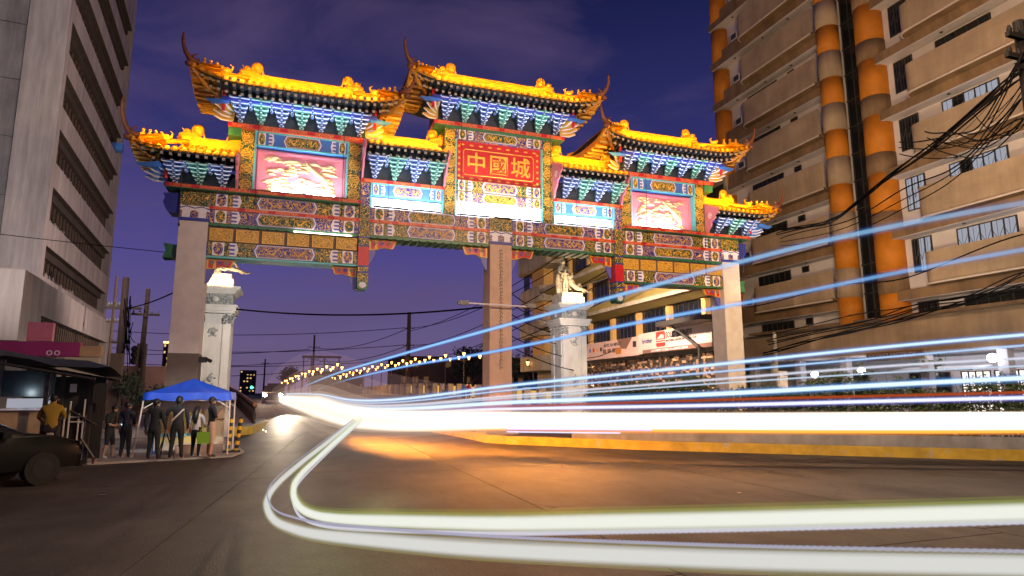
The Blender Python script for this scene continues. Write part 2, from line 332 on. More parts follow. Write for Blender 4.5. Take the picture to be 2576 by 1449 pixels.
# --- painted beam rows
FR = [0, .17, .52, .68, .95, 1.45, 3.31, 3.81, 4.08, 4.24, 4.59, 4.76]
def painted_row(par, x0, x1, z0, z1, y, f1, f2, dep=.88, name='painted_beam'):
    L = x1-x0; X = [x0+L*k/4.76 for k in FR]; zm = (z0+z1)/2; h = z1-z0
    b = bx(name, f2, par, x0, x1, y, y+dep, z0, z1)
    q = MB()
    for xe in (X[1], X[9]):
        q.box(xe, xe+(X[2]-X[1]), y-.006, y, z0+.01, z1-.01, 0)
    for xe in (x0, x1-.035): q.box(xe, xe+.035, y-.006, y, z0, z1, 1)
    each(q, 'end_tile', [m_wht, m_blu], b)
    for xe in ((X[1]+X[2])/2, (X[9]+X[10])/2):
        q = MB(); q.prism([(xe+.145*L/4.76*math.cos(t), zm+h*.46*math.sin(t)) for t in [i*PI/9 for i in range(18)]], y-.016, y-.007, 'y', 0)
        q.prism([(xe+.04*math.cos(t), zm+.045*math.sin(t)) for t in [i*PI/4 for i in range(8)]], y-.022, y-.017, 'y', 1)
        q.build('medallion', [f1, m_gold], b)
    for s, xa, xb in ((1, X[3], X[4]), (-1, X[8], X[7])):          # pointed white bars
        q = MB(); d = (xb-xa)
        q.prism([(xa, z0+.01), (xa+d*.75, z0+.01), (xa+d, zm), (xa+d*.75, z1-.01), (xa, z1-.01)], y-.006, y, 'y', 0)
        for zz in (z0+h*.2, zm, z1-h*.2):
            q.prism([(xa, zz-h*.075), (xa+d*.5, zz-h*.075), (xa+d*.68, zz), (xa+d*.5, zz+h*.075), (xa, zz+h*.075)], y-.012, y-.007, 'y', 1)
        q.build('pointed_bar', [m_wht, m_vio], b)
    for k, (mm, yo) in enumerate(((m_vio, .006), (m_wht, .012), (m_vio, .018), (m_gold, .024), (f1, .030))):
        i = [0, .035, .075, .10, .115][k]; a, c = X[5]-.06+i, X[6]+.06-i; e = [0, .01, .03, .045, .055][k]
        q = MB(); q.prism([(a+.09, z0+e), (c-.09, z0+e), (c, zm), (c-.09, z1-e), (a+.09, z1-e), (a, zm)], y-yo-.004, y-yo+.001)
        q.build('field_border' if k < 4 else 'centre_field', mm, b)
    q = MB()                                                       # two raised gold dragons (plain serpents of gesso) facing a pearl
    cx = (X[5]+X[6])/2; hw = (X[6]-X[5])/2-.2
    for s in (-1, 1):
        q.tube([(cx+s*(.14+hw*.85*t), y-.036, zm+h*.2*math.sin(t*9+.6)) for t in [i/16 for i in range(17)]], [.006+.022*(1-abs(2*i/16-1)) for i in range(17)], 5)
        for t in (.25, .5, .75):
            q.tube([(cx+s*(.14+hw*.85*t), y-.036, zm+h*.2*math.sin(t*9+.6)), (cx+s*(.2+hw*.85*t), y-.036, zm-h*.25*math.cos(t*9))], .008, 4)
    q.ell((cx, y-.036, zm), (.05, .012, .05), 8, 5)
    q.build('gilt_dragon', m_gold, b)
    return b
def band(par, x0, x1, z0, z1, y, dep=.06):
    b = bx('red_band', m_sc_p, par, x0, x1, y, y+dep, z0, z1)
    q = MB(); n = max(2, int((x1-x0)/.85))
    for i in range(n+1):
        x = x0+(x1-x0)*i/n; q.box(max(x0, x-.12), min(x1, x+.12), y-.006, y, z0+.008, z1-.008)
    each(q, 'red_block', m_red, b); return b
SEC = [(-10.19, -5.3, 0), (-4.93, -.415, 1), (.495, 4.93, 1), (5.3, 10.19, 0)]
for x0, x1, inner in SEC:
    b1, b2 = ((m_sc_b, m_sc_g) if not inner else (m_sc_g, m_sc_b))
    painted_row(gate, x0, x1, 7.905, 8.36, 0, b1, b2)
    painted_row(gate, x0, x1, 7.345, 7.79, 0, b2, b1)
    band(gate, x0, x1, 7.79, 7.905, -.05, .93)
    # carved green soffit moulding under the beam
    g = bx('soffit_moulding', m_grn, gate, x0, x1, .02, .88, 7.27, 7.345)
    n = int((x1-x0)/.3); q = MB(); q.prism([(0, 0), (.27, .0), (.22, -.035), (.05, -.035)], 0, .9, 'y')
    first = None
    for i in range(n):
        o = link('soffit_leaf', first.data, g) if first else q.build('soffit_leaf', m_grn, g)
        o.location = (x0+.02+i*(x1-x0-.02)/n, 0, 7.268); first = first or o
# --- lower screens of the side bays
for s in (-1, 1):
    x0, x1 = sorted((s*10.19, s*5.3))
    b = bx('panel_frame', m_plinth, gate, x0, x1, .1, .8, 6.7, 7.265)
    n = 6; w = (x1-x0)/n
    for i in range(n):
        o = bx('fretwork_panel', m_fret, b, x0+i*w+.06, x0+(i+1)*w-.06, .06, .1, 6.76, 7.17)
        q = MB(); xa, xb = x0+i*w+.05, x0+(i+1)*w-.05
        for r in ((xa, xb, 6.75, 6.775), (xa, xb, 7.155, 7.18), (xa, xa+.025, 6.775, 7.155), (xb-.025, xb, 6.775, 7.155)): q.box(r[0], r[1], .05, .058, r[2], r[3])
        q.build('panel_border', m_gold, o)
    painted_row(gate, x0, x1, 6.235, 6.69, 0, m_sc_b, m_sc_g, .85)
    bx('soffit_moulding', m_cyan if s < 0 else m_grn, gate, x0, x1, .03, .82, 6.17, 6.232)
    # hanging post
    xp0, xp1 = sorted((s*4.93, s*5.3)); xm = (xp0+xp1)/2
    h = bx('hanging_post', m_sc_g, gate, xp0, xp1, -.04, .5, 5.95, 8.36)
    bx('red_section', m_red, h, xp0-.006, xp1+.006, -.046, .506, 6.2, 6.88)
    q = MB()
    for z in (6.15, 6.9, 5.93, 7.2): q.box(xp0-.015, xp1+.015, -.055, .515, z, z+.045)
    q.build('blue_collar', m_blu, h)
    bx('lower_block', m_sc_g, h, xp0, xp1, -.04, .5, 5.62, 5.93)
    q = MB(); q.prism([(xp0, 5.62), (xp1, 5.62), (xp1, 5.42), (xp1-.06, 5.34), (xp0+.06, 5.34), (xp0, 5.42)], -.04, .5); q.build('bud_end', m_grn, h)
    q = MB()
    for t in range(8): q.ell((xm+.09*math.cos(t*PI/4), -.045, 5.5+.075*math.sin(t*PI/4)), (.05, .015, .04), 6, 4)
    q.ell((xm, -.05, 5.5), (.05, .02, .05), 6, 4); q.build('rosette', m_wht, h)
# --- corner brackets (queti) under the beams
def queti(xa, s, z, w=1.0, h=.42):
    """xa: pier side, s: direction away from the pier"""
    P = [(0, 0), (w, 0), (w*.88, -h*.75), (w*.8, -h*.8), (w*.55, -h*.72), (w*.42, -h*.78), (w*.3, -h*.95), (0, -h)]
    P = [(xa+s*x, z+y) for x, y in P]
    c = [sum(p[0] for p in P)/len(P), sum(p[1] for p in P)/len(P)]
    q = MB(); q.prism(P, .24, .36); b = q.build('corner_bracket', m_gold, gate)
    I = [(c[0]+(p[0]-c[0])*.86, c[1]+(p[1]-c[1])*.74) for p in P]
    q = MB(); q.prism(I, .228, .24); q.build('red_field', m_red, b)
    q = MB()
    for i, u in enumerate((.2, .45, .7)):
        cx, cz = xa+s*w*u, z-h*.42; r = h*.2
        q.tube([(cx+r*(1-k*.075)*math.cos(k*.8)*s, .215, cz+r*(1-k*.075)*math.sin(k*.8)) for k in range(11)], .02, 5, i % 2)
    q.build('scroll_carving', [m_cgrey, m_vio], b)
    bx('post_strip', m_gold, b, *sorted((xa+s*.2, xa+s*.29)), .22, .23, z-h*.93, z-.01)
    q = MB(); q.prism([(xa, z-h), (xa+s*.26, z-h), (xa+s*.2, z-h-.2), (xa+s*.1, z-h-.42), (xa, z-h-.5)], .26, .34); q.build('bracket_foot', m_vio, b)
for xa, s, z in ((-4.9, 1, 7.26), (-.43, -1, 7.26), (.5, 1, 7.26), (4.9, -1, 7.26)): queti(xa, s, z)
for xa, s, z in ((-10.18, 1, 6.17), (-5.31, -1, 6.17), (5.31, 1, 6.17), (10.18, -1, 6.17)): queti(xa, s, z, .86, .36)
# beam ends that stick out of the outer piers
for s in (-1, 1):
    q = MB(); q.prism([(s*11.1, 8.3), (s*11.62, 8.25), (s*11.55, 8.12), (s*11.6, 7.95), (s*11.52, 7.75), (s*11.4, 7.62), (s*11.1, 7.6)], .1, .75); o = q.build('beam_nose', m_blu, gate)
    q = MB(); q.prism([(s*11.1, 6.55), (s*11.5, 6.6), (s*11.42, 6.35), (s*11.5, 6.1), (s*11.1, 6.12)], .2, .7); q.build('beam_nose', m_grn, gate)
    # long red-tiled ledge under the outer low roofs
    x0, x1 = sorted((s*5.28, s*11.5)); band(gate, x0, x1, 8.39, 8.5, -.3, 1.4)
    bx('ledge_soffit', m_grn, gate, *sorted((s*5.3, s*11.48)), -.28, 1.05, 8.362, 8.388)
# --- bracket clusters
m_bra = {0: [mat('bracket_blue', (.05, .10, .27), .5, .25, 8), m_wht], 1: [mat('bracket_green', (.05, .20, .16), .5, .25, 8), mat('bracket_pale_green', (.5, .66, .52), .5, .1, 8)]}
def cluster_mesh(H, n=6, k0=0):
    q = MB(); dz = H/n
    for k in range(k0, n):
        L = (.08+.052*k if not k0 else .05+.035*(k-k0)); y = -.1-.135*k+(.05 if k0 else 0); z = k*dz; t = dz*.6
        q.prism([(-L, z+t), (-L, z+t*.55), (-L+.05, z), (L-.05, z), (L, z+t*.55), (L, z+t)], y-.1, y+.02)
        E = [(-L, z+t), (-L, z+t*.55), (-L+.05, z), (L-.05, z), (L, z+t*.55), (L, z+t)]
        for a, b in zip(E, E[1:]):
            v = Vector((b[0]-a[0], b[1]-a[1])); nn = Vector((-v.y, v.x)).normalized()*.03
            q.prism([a, b, (b[0]+nn.x, b[1]+nn.y), (a[0]+nn.x, a[1]+nn.y)], y-.108, y-.1, 'y', 1)
        for s in (-1, 0, 1): q.box(s*(L-.04)-.035, s*(L-.04)+.035, y-.1, y, z+t, z+dz, 0)
        q.prism([(y-.1, z+t*.9), (y-.27, z+t*.4), (y-.3, z+t*.05), (y-.1, z+.0)], -.028, .028, 'x', 0)
        q.prism([(y-.27, z+t*.42), (y-.3, z+t*.07), (y-.305, z+t*.05), (y-.285, z+t*.6)], -.034, .034, 'x', 1)
    return q
CL = {}
def clusters(par, x0, x1, z0, H, n):
    for i in range(1, n):                                         # smaller sets fill the gaps between the big ones
        x = x0+(x1-x0)*i/n; key = (round(H, 2), 'small')
        if key not in CL: CL[key] = o = cluster_mesh(H, 6, 3).build('small_bracket_set', m_bra[0], par)
        else: o = link('small_bracket_set', CL[key].data, par)
        o.location = (x, -.02, z0)
    for i in range(n):
        x = x0+(x1-x0)*(i+.5)/n; c = i % 2; key = (round(H, 2), c)
        if key not in CL: CL[key] = cluster_mesh(H).build('bracket_set', m_bra[c], par)
        o = CL[key] if CL[key].location.x == 0 and CL[key].parent == par and not CL[key].get('used') else link('bracket_set', CL[key].data, par)
        CL[key]['used'] = 1; o.location = (x, -.02, z0)
for_clean = CL
# --- roofs
def ease(t): return t*t*t
class Roof:
    """x0,x1 front eave ends; hips: which ends sweep up; yf,yb eaves; zr ridge top"""
    def __init__(s, x0, x1, ze, lift, yf, yb, zr, r0, r1, hl, hr, wall_y, hornl=None, hornr=None):
        s.__dict__.update(locals()); s.ym = .45
    def ez(s, x):
        L = s.x1-s.x0; z = s.ze; span = min(L*.45, 2.4)
        if s.hl: z += s.lift*ease(max(0, 1-(x-s.x0)/span))
        if s.hr: z += s.lift*ease(max(0, 1-(s.x1-x)/span))
        return z
    def yfx(s, x):                                                # the tips also push out a little
        span = 1.4; d = 0
        if s.hl: d = max(d, ease(max(0, 1-(x-s.x0)/span)))
        if s.hr: d = max(d, ease(max(0, 1-(s.x1-x)/span)))
        return s.yf-.14*d
    def surf(s, x, t):                                            # t 0 eave .. 1 ridge (front slope)
        y = s.yfx(x)+(s.ym-s.yfx(x))*t; z = s.ez(x)+.06+(s.zr-.28-s.ez(x)-.06)*(t**1.45)
        if s.hl and x < s.r0: z = min(z, s.ez(x)+.06+(s.zr-.28-s.ez(x))*(t**1.45)*max(0, (x-s.x0)/(s.r0-s.x0))**.8)
        if s.hr and x > s.r1: z = min(z, s.ez(x)+.06+(s.zr-.28-s.ez(x))*(t**1.45)*max(0, (s.x1-x)/(s.x1-s.r1))**.8)
        return (x, y, z)
    def build(s, par):
        rf = link('roof', None, par)
        nx, nt = 28, 5; q = MB()
        for side in (0, 1):
            vs = []
            for i in range(nx+1):
                x = s.x0+(s.x1-s.x0)*i/nx
                for t in range(nt+1):
                    p = s.surf(x, t/nt); vs.append(p if side == 0 else (p[0], s.ym+(s.ym-p[1])*(s.yb-s.ym)/(s.ym-s.yf), p[2]))
            fs = [(i*(nt+1)+t, (i+1)*(nt+1)+t, (i+1)*(nt+1)+t+1, i*(nt+1)+t+1) for i in range(nx) for t in range(nt)]
            q.add(vs, fs)
        q.build('tile_bed', m_tiled, rf)
        # cover tiles: one roll per row, running from eave to ridge, with a round end
        n = int((s.x1-s.x0)/.235)
        for i in range(n):
            x = s.x0+(s.x1-s.x0)*(i+.5)/n; q = MB()
            P = [Vector(s.surf(x, t))+Vector((0, 0, .03)) for t in (0, .33, .66, 1)]
            q.tube(P, .062, 6)
            q.lathe([(.075, 0)], (0, 0, 0), 8) if False else q.prism([(x+.078*math.cos(a), P[0].z+.078*math.sin(a)) for a in [j*PI/4 for j in range(8)]], P[0].y-.03, P[0].y+.01, 'y', 0)
            q.prism([(x+.075, P[0].z-.02), (x+.2, P[0].z-.02), (x+.137, P[0].z-.12)], P[0].y-.015, P[0].y+.005, 'y', 1)
            q.build('tile', [m_tile, m_tiled], rf)
        # rafters: two rows with pale painted ends
        n = int((s.x1-s.x0)/.24)
        for row, (dz, yo, yl, nm) in enumerate(((-.075, .07, .75, 'flying_rafter'), (-.215, .34, 1.0, 'rafter'))):
            for i in range(n):
                x = s.x0+(s.x1-s.x0)*(i+.5)/n
                if row and (s.hl and x < s.x0+.55 or s.hr and x > s.x1-.55): continue
                z = s.ez(x)+dz; y = s.yfx(x)+yo; q = MB()
                q.box(x-.042, x+.042, y, y+yl, z-.042, z+.042, 0); q.box(x-.046, x+.046, y-.012, y, z-.046, z+.046, 1)
                q.build(nm, [m_dark, m_raft], rf)
        q = MB()                                                  # board under the tiles and eave beam
        N = 16
        for i in range(N):
            xa, xb = s.x0+(s.x1-s.x0)*i/N, s.x0+(s.x1-s.x0)*(i+1)/N
            za, zb = s.ez(xa)-.02, s.ez(xb)-.02
            q.add([(xa, s.yfx(xa)+.03, za), (xb, s.yfx(xb)+.03, zb), (xb, s.wall_y+.1, zb+.05), (xa, s.wall_y+.1, za+.05),
                   (xa, s.yfx(xa)+.03, za+.04), (xb, s.yfx(xb)+.03, zb+.04)], [(0, 3, 2, 1), (0, 1, 5, 4)])
            q.add([(xa, s.yb-.05, za), (xb, s.yb-.05, zb), (xb, s.wall_y+.1, zb+.05), (xa, s.wall_y+.1, za+.05)], [(0, 1, 2, 3)])
        q.build('eave_board', m_dark, rf)
        a0 = s.x0+(.95 if s.hl else .02); a1 = s.x1-(.95 if s.hr else .02)
        bx('eave_beam', m_blu, rf, a0, a1, s.yf+.38, s.yf+.52, s.ze-.42, s.ze-.31)
        # ridge
        q = MB(); q.box(s.r0, s.r1, s.ym-.1, s.ym+.1, s.zr-.42, s.zr-.06); q.box(s.r0, s.r1, s.ym-.14, s.ym+.14, s.zr-.3, s.zr-.26); q.box(s.r0, s.r1, s.ym-.13, s.ym+.13, s.zr-.06, s.zr)
        q.build('ridge', m_tile, rf)
        for x, sg in ((s.r0, 1), (s.r1, -1)):
            q = MB(); z = s.zr
            q.ell((x+sg*.22, s.ym, z+.3), (.21, .13, .21), 12, 8); q.ell((x+sg*.22, s.ym-.1, z+.3), (.12, .07, .12), 10, 6)
            q.ell((x-sg*.12, s.ym, z+.2), (.13, .1, .13), 10, 6); q.ell((x+sg*.02, s.ym, z+.02), (.36, .14, .17), 12, 6)
            q.tube([(x+sg*.44, s.ym, z-.02), (x+sg*.42, s.ym, z+.16), (x+sg*.34, s.ym, z+.34)], [.035, .03, .015], 6)
            q.ell((x-sg*.26, s.ym, z+.1), (.12, .09, .08), 8, 5); q.tube([(x-sg*.2, s.ym, z+.2), (x-sg*.28, s.ym, z+.34)], [.03, .01], 5)
            q.ell((x-sg*.33, s.ym, z-.02), (.09, .08, .05), 8, 5)
            q.build('ridge_beast', m_tile, rf, True)
        for hip, xe, xr, sg, hornz in ((s.hl, s.x0, s.r0, -1, s.hornl), (s.hr, s.x1, s.r1, 1, s.hornr)):
            if not hip: continue
            pts = []
            for k in range(13):
                t = k/12; x = xr+(xe-xr)*t; y = s.ym+(s.yfx(xe)-s.ym)*t
                z = (s.zr-.12)+(s.ez(xe)+.16-(s.zr-.12))*(1-(1-t)**1.7); pts.append(Vector((x, y, z)))
            q = MB(); q.tube(pts, .085, 7); q.build('hip_ridge', m_tile, rf, True)
            q = MB(); q.tube([(p.x, 2*s.ym-p.y, p.z) for p in pts], .085, 7); q.build('hip_ridge', m_tile, rf, True)
            for k in (5, 7, 8.2, 9.4):                             # ridge figures: a curled lion then three seated ones
                i = int(k); p = pts[i].lerp(pts[i+1], k-i); q = MB()
                if k == 5:
                    q.ell((p.x, p.y, p.z+.13), (.15, .09, .11), 9, 6); q.tube([(p.x-sg*.12, p.y, p.z+.1), (p.x-sg*.2, p.y, p.z+.28), (p.x-sg*.1, p.y, p.z+.36)], [.05, .035, .012], 6); q.ell((p.x+sg*.14, p.y, p.z+.22), .075, 8, 5)
                else:
                    q.ell((p.x, p.y, p.z+.13), (.06, .06, .12), 8, 6); q.ell((p.x, p.y, p.z+.28), .055, 8, 5); q.ell((p.x+sg*.06, p.y, p.z+.13), (.04, .05, .05), 6, 4)
                q.build('ridge_figure', m_tile, rf, True)
            tip = pts[-1]                                          # corner beast and swept horn
            q = MB(); hz = hornz-tip.z
            q.tube([tip+Vector((-sg*.25, .1, .02)), tip+Vector((0, 0, .05)), tip+Vector((sg*.14, -.06, hz*.3)), tip+Vector((sg*.22, -.09, hz*.6)), tip+Vector((sg*.235, -.1, hz*.85)), tip+Vector((sg*.22, -.1, hz))], [.11, .10, .075, .055, .045, .025], 8)
            q.ell(tip+Vector((sg*.02, -.05, -.12)), (.12, .12, .10), 9, 6)
            for a in range(4): q.tube([tip+Vector((0, 0, .08)), tip+Vector((-sg*.12+.08*a*sg-.1*sg, 0, .28-.03*a))], [.04, .012], 5)
            q.build('corner_horn', m_horn, rf, True)
            # end eave seen from below: fan of rafters on the short side
            q = MB()
            for i in range(9):
                t = (i+.5)/9; y = s.yfx(xe)+.15+(s.yb-s.yfx(xe)-.3)*t; z = s.ze+s.lift*ease(abs(2*t-1))-.1
                q.box(*sorted((xe-sg*.04, xe-sg*.8)), y-.05, y+.05, z-.05, z+.05)
            q.build('end_rafter', m_raftend, rf)
            q = MB()
            for i in range(12):
                ya, yb2 = s.yfx(xe)+(s.yb-s.yfx(xe))*i/12, s.yfx(xe)+(s.yb-s.yfx(xe))*(i+1)/12
                za, zb = s.ze+s.lift*ease(abs(2*i/12-1)), s.ze+s.lift*ease(abs(2*(i+1)/12-1))
                q.add([(xe, ya, za-.03), (xe, yb2, zb-.03), (xe, yb2, zb+.13), (xe, ya, za+.13), (xe-sg*.9, ya, s.ze+.1), (xe-sg*.9, yb2, s.ze+.1), (xe-sg*.9, ya, s.ze+.5), (xe-sg*.9, yb2, s.ze+.5)], [(0, 1, 2, 3), (0, 4, 5, 1), (3, 2, 7, 6)])
            q.build('end_eave', m_tile, rf)
            q = MB()                                               # corner post and hip rafter
            q.tube([(xe-sg*1.0, s.yf+.55, s.ze-.75), (xe-sg*1.0, s.yf+.55, s.ze-.05)], .06, 8); q.build('corner_post', m_red, rf)
            q = MB(); q.tube([(xe-sg*1.3, .2, s.ze-.1), (xe-sg*.5, s.yf+.4, s.ze-.1), (tip.x-sg*.06, tip.y+.05, tip.z-.2)], .07, 6); q.build('hip_rafter', m_tiled, rf)
        return rf
m_raft = mat('rafter_end_paint', (.36, .30, .25), .5, .2, 6)
m_raftend = mat('yellow_rafter', (.55, .32, .05), .5, .2, 6)
R_ = {}
R_['ul'] = Roof(-10.92, -3.95, 11.78, .33, -1.25, 2.15, 12.97, -9.25, -5.65, True, True, -.1, 13.15, 13.0)
R_['c'] = Roof(-3.85, 3.85, 12.97, .30, -1.25, 2.15, 14.22, -2.15, 2.15, True, True, -.1, 14.35, 14.3)
R_['ur'] = Roof(3.95, 10.85, 11.78, .33, -1.25, 2.15, 12.95, 5.6, 9.15, True, True, -.1, 13.0, 13.05)
R_['il'] = Roof(-5.2, -2.26, 10.42, 0, -.9, 1.8, 11.32, -5.1, -2.4, False, False, -.1)
R_['ir'] = Roof(2.26, 5.2, 10.40, 0, -.9, 1.8, 11.4, 2.4, 5.1, False, False, -.1)
R_['ol'] = Roof(-12.5, -9.4, 9.36, .2, -.9, 1.8, 10.36, -11.0, -9.42, True, False, -.1, 10.85)
R_['or'] = Roof(9.4, 12.5, 9.36, .2, -.9, 1.8, 10.3, 9.42, 11.0, False, True, -.1, None, 10.6)
RF = {k: r.build(gate) for k, r in R_.items()}
# --- upper storeys
def post(x0, x1, z0, z1, m, name='upper_post'):
    b = bx(name, m, gate, x0, x1, 0, .7, z0, z1)
    q = MB(); xm = (x0+x1)/2; n = int((z1-z0)/.52)
    for i in range(n):
        zc = z0+(z1-z0)*(i+.5)/n; r = (x1-x0)*.4
        q.tube([(xm+r*math.cos(t), -.008, zc+r*math.sin(t)) for t in [k*PI/6 for k in range(13)]], .014, 5)
        for k in (-.5, -.17, .17, .5): q.box(xm-r*.75, xm+r*.75, -.012, 0, zc+r*k-.012, zc+r*k+.012)
    q.build('gilt_roundel', m_gold, b)
    return b
def edges(x0, x1, z0, z1, y, w, m, name='panel_edge', par=None):
    q = MB()
    q.box(x0, x1, y-.04, y, z1-w, z1); q.box(x0, x1, y-.04, y, z0, z0+w); q.box(x0, x0+w, y-.04, y, z0+w, z1-w); q.box(x1-w, x1, y-.04, y, z0+w, z1-w)
    return q.build(name, m, par or gate)
def carved(par, x0, x1, z0, z1, y, n, seed):
    """clouds and a coiling dragon carved in relief"""
    rr = random.Random(seed); q = MB()
    for i in range(n):
        cx, cz = rr.uniform(x0+.2, x1-.2), rr.uniform(z0+.08, z1-.08); w = rr.uniform(.09, .18)
        q.ell((cx, y, cz), (w, .085, w*.36), 10, 5)
        q.tube([(cx+w*.6*(1-k*.08)*math.cos(k*.75), y-.045, cz+w*.26*(1-k*.08)*math.sin(k*.75)) for k in range(10)], .014, 4)
        for d in (-1, 1): q.ell((cx+d*w*.9, y, cz-rr.uniform(.02, .06)), (w*.55, .035, w*.2), 8, 4)
    P = [(x0+.3+(x1-x0-.6)*(.75+.22*math.sin(t*3.2+1)), y-.05, z0+.1+(z1-z0-.25)*t) for t in [k/22 for k in range(23)]]
    q.tube(P, [.035+.055*math.sin(PI*min(1, k/22*1.05)) for k in range(23)], 7)
    for k in range(2, 22, 2): q.tube([P[k], (P[k][0]+rr.choice((-1, 1))*.2, y-.05, P[k][2]+rr.uniform(-.1, .12))], [.03, .01], 5)
    return q.build('carved_dragon_relief', m_relief, par, True)
for s in (-1, 1):
    xi0, xi1 = sorted((s*5.32, s*5.77)); xo0, xo1 = sorted((s*8.93, s*9.37))
    post(xi0, xi1, 8.5, 10.7, m_sc_g); post(xo0, xo1, 8.5, 10.7, m_sc_g)
    x0, x1 = sorted((s*5.77, s*8.93))
    band(gate, *sorted((s*5.3, s*9.8)), 10.71, 10.86, -.2, 1.1)
    bx('lintel_end', m_grn, gate, *sorted((s*9.37, s*9.78)), -.15, .8, 10.42, 10.7)
    pr = painted_row(gate, x0, x1, 10.22, 10.67, -.02, m_sc_g, m_lblue, .6)
    edges(x0, x1, 10.17, 10.71, -.03, .045, m_cyan)
    pb = bx('relief_panel', m_pink, gate, x0, x1, .26, .6, 8.5, 10.17)
    edges(x0+.1, x1-.1, 8.6, 10.1, .26, .06, m_pink, 'panel_moulding', pb)
    carved(pb, x0+.3, x1-.3, 8.62, 10.02, .24, 74, 5+s)
    for xx in (x0, x1-.05): bx('panel_edge', m_cyan, gate, xx, xx+.05, -.01, .25, 8.5, 10.17)
    bx('lamp_gutter', m_plinth, gate, x0, x1, -.34, -.1, 8.5, 8.53)
    # blue bays between the side and middle storeys
    bx('blue_post', m_sc_b, gate, *sorted((s*4.95, s*5.3)), -.005, .7, 8.36, 9.27)
    x0, x1 = sorted((s*2.24, s*4.95))
    band(gate, *sorted((s*2.23, s*5.3)), 9.275, 9.4, -.1, .9)
    painted_row(gate, x0, x1, 8.84, 9.25, -.02, m_sc_b, m_lblue, .6)
    edges(x0, x1, 8.78, 9.275, -.03, .045, m_cyan)
    lp = bx('white_panel', m_wht, gate, x0, x1, .12, .5, 8.36, 8.78)
    q = MB()
    for k in (.02, .5, .98): xx = x0+(x1-x0)*k; q.box(xx-.03, xx+.03, .08, .12, 8.36, 8.78)
    each(q, 'panel_stile', m_pink, lp)
    for xx in (x0, x1-.05): bx('panel_edge', m_cyan, gate, xx, xx+.05, -.01, .119, 8.36, 8.78)
    # scalloped pink bargeboards at the cut ends of the low roofs
    for xb, r in ((s*2.24, R_['il']), (s*5.26, R_['il']), (s*9.39, R_['ol'])):
        z = r.ze; d = 1.1 if abs(xb) < 9 else 1.05
        q = MB(); q.prism([(-.02, z+.5), (-.92, z+.12), (-.95, z-.1), (-.72, z-.2), (-.7, z-.33), (-.5, z-.42), (-.46, z-.6), (-.28, z-.72), (-.2, z-.95), (-.02, z-d)], xb-.03, xb+.03, 'x')
        bb = q.build('bargeboard', m_pink, gate)
        q = MB()
        for i in range(7):
            a = i*PI/3; rr = .1 if i else 0; q.ell((xb-.035, -.42+rr*math.cos(a), z-.12+rr*math.sin(a)), (.02, .035, .035), 6, 4)
        q.build('boss', m_wht, bb)
# middle storey
for s in (-1, 1): post(*sorted((s*1.8, s*2.22)), 8.38, 11.83, m_sc_g)
band(gate, -2.68, 2.68, 11.84, 11.98, -.22, 1.2)
bx('lintel_soffit', m_grn, gate, -2.66, 2.66, -.2, .95, 11.8, 11.838)
painted_row(gate, -1.8, 1.8, 11.4, 11.79, -.02, m_sc_g, m_sc_b, .6)
name_board = bx('name_board', m_red, gate, -1.8, 1.8, .14, .5, 9.8, 11.4)
for xx in (-1.8, 1.75): bx('panel_edge', m_cyan, gate, xx, xx+.05, -.01, .139, 8.4, 11.4)
q = MB()
P = [(-1.45, 11.0), (-1.38, 11.08), (1.38, 11.08), (1.45, 11.0), (1.45, 10.14), (1.38, 10.06), (-1.38, 10.06), (-1.45, 10.14), (-1.45, 11.0)]
q.tube([(x, .13, z) for x, z in P], .018, 5)
q.build('gilt_border', m_gold, name_board)
q = MB()
for i in range(9):
    for z in (11.26, 9.92): q.ell((-1.5+3.0*i/8, .135, z), (.09, .02, .035), 8, 4)
for i in range(6):
    for x in (-1.62, 1.62): q.ell((x, .135, 9.98+1.2*i/5), (.05, .02, .05), 8, 4)
each(q, 'gilt_bat', m_gold, name_board)
for ch, x in (('中', -1.36), ('國', -.43), ('城', .47)):
    text('lettering', ch, .86, m_gold, name_board, (x, .13, 10.25), (PI/2, 0, 0), .02, bold=.006)
painted_row(gate, -1.8, 1.8, 9.36, 9.78, .02, m_sc_b, m_sc_g, .5); painted_row(gate, -1.8, 1.8, 8.92, 9.32, .02, m_sc_g, m_sc_b, .5)
lp = bx('white_panel', m_wht, gate, -1.8, 1.8, .12, .5, 8.38, 8.86)
edges(-1.8, 1.8, 8.86, 8.92, .05, .03, m_wht)
q = MB()
for x in (0, .85): q.box(x-.03, x+.03, .08, .12, 8.38, 8.86)
each(q, 'panel_stile', m_pink, lp)
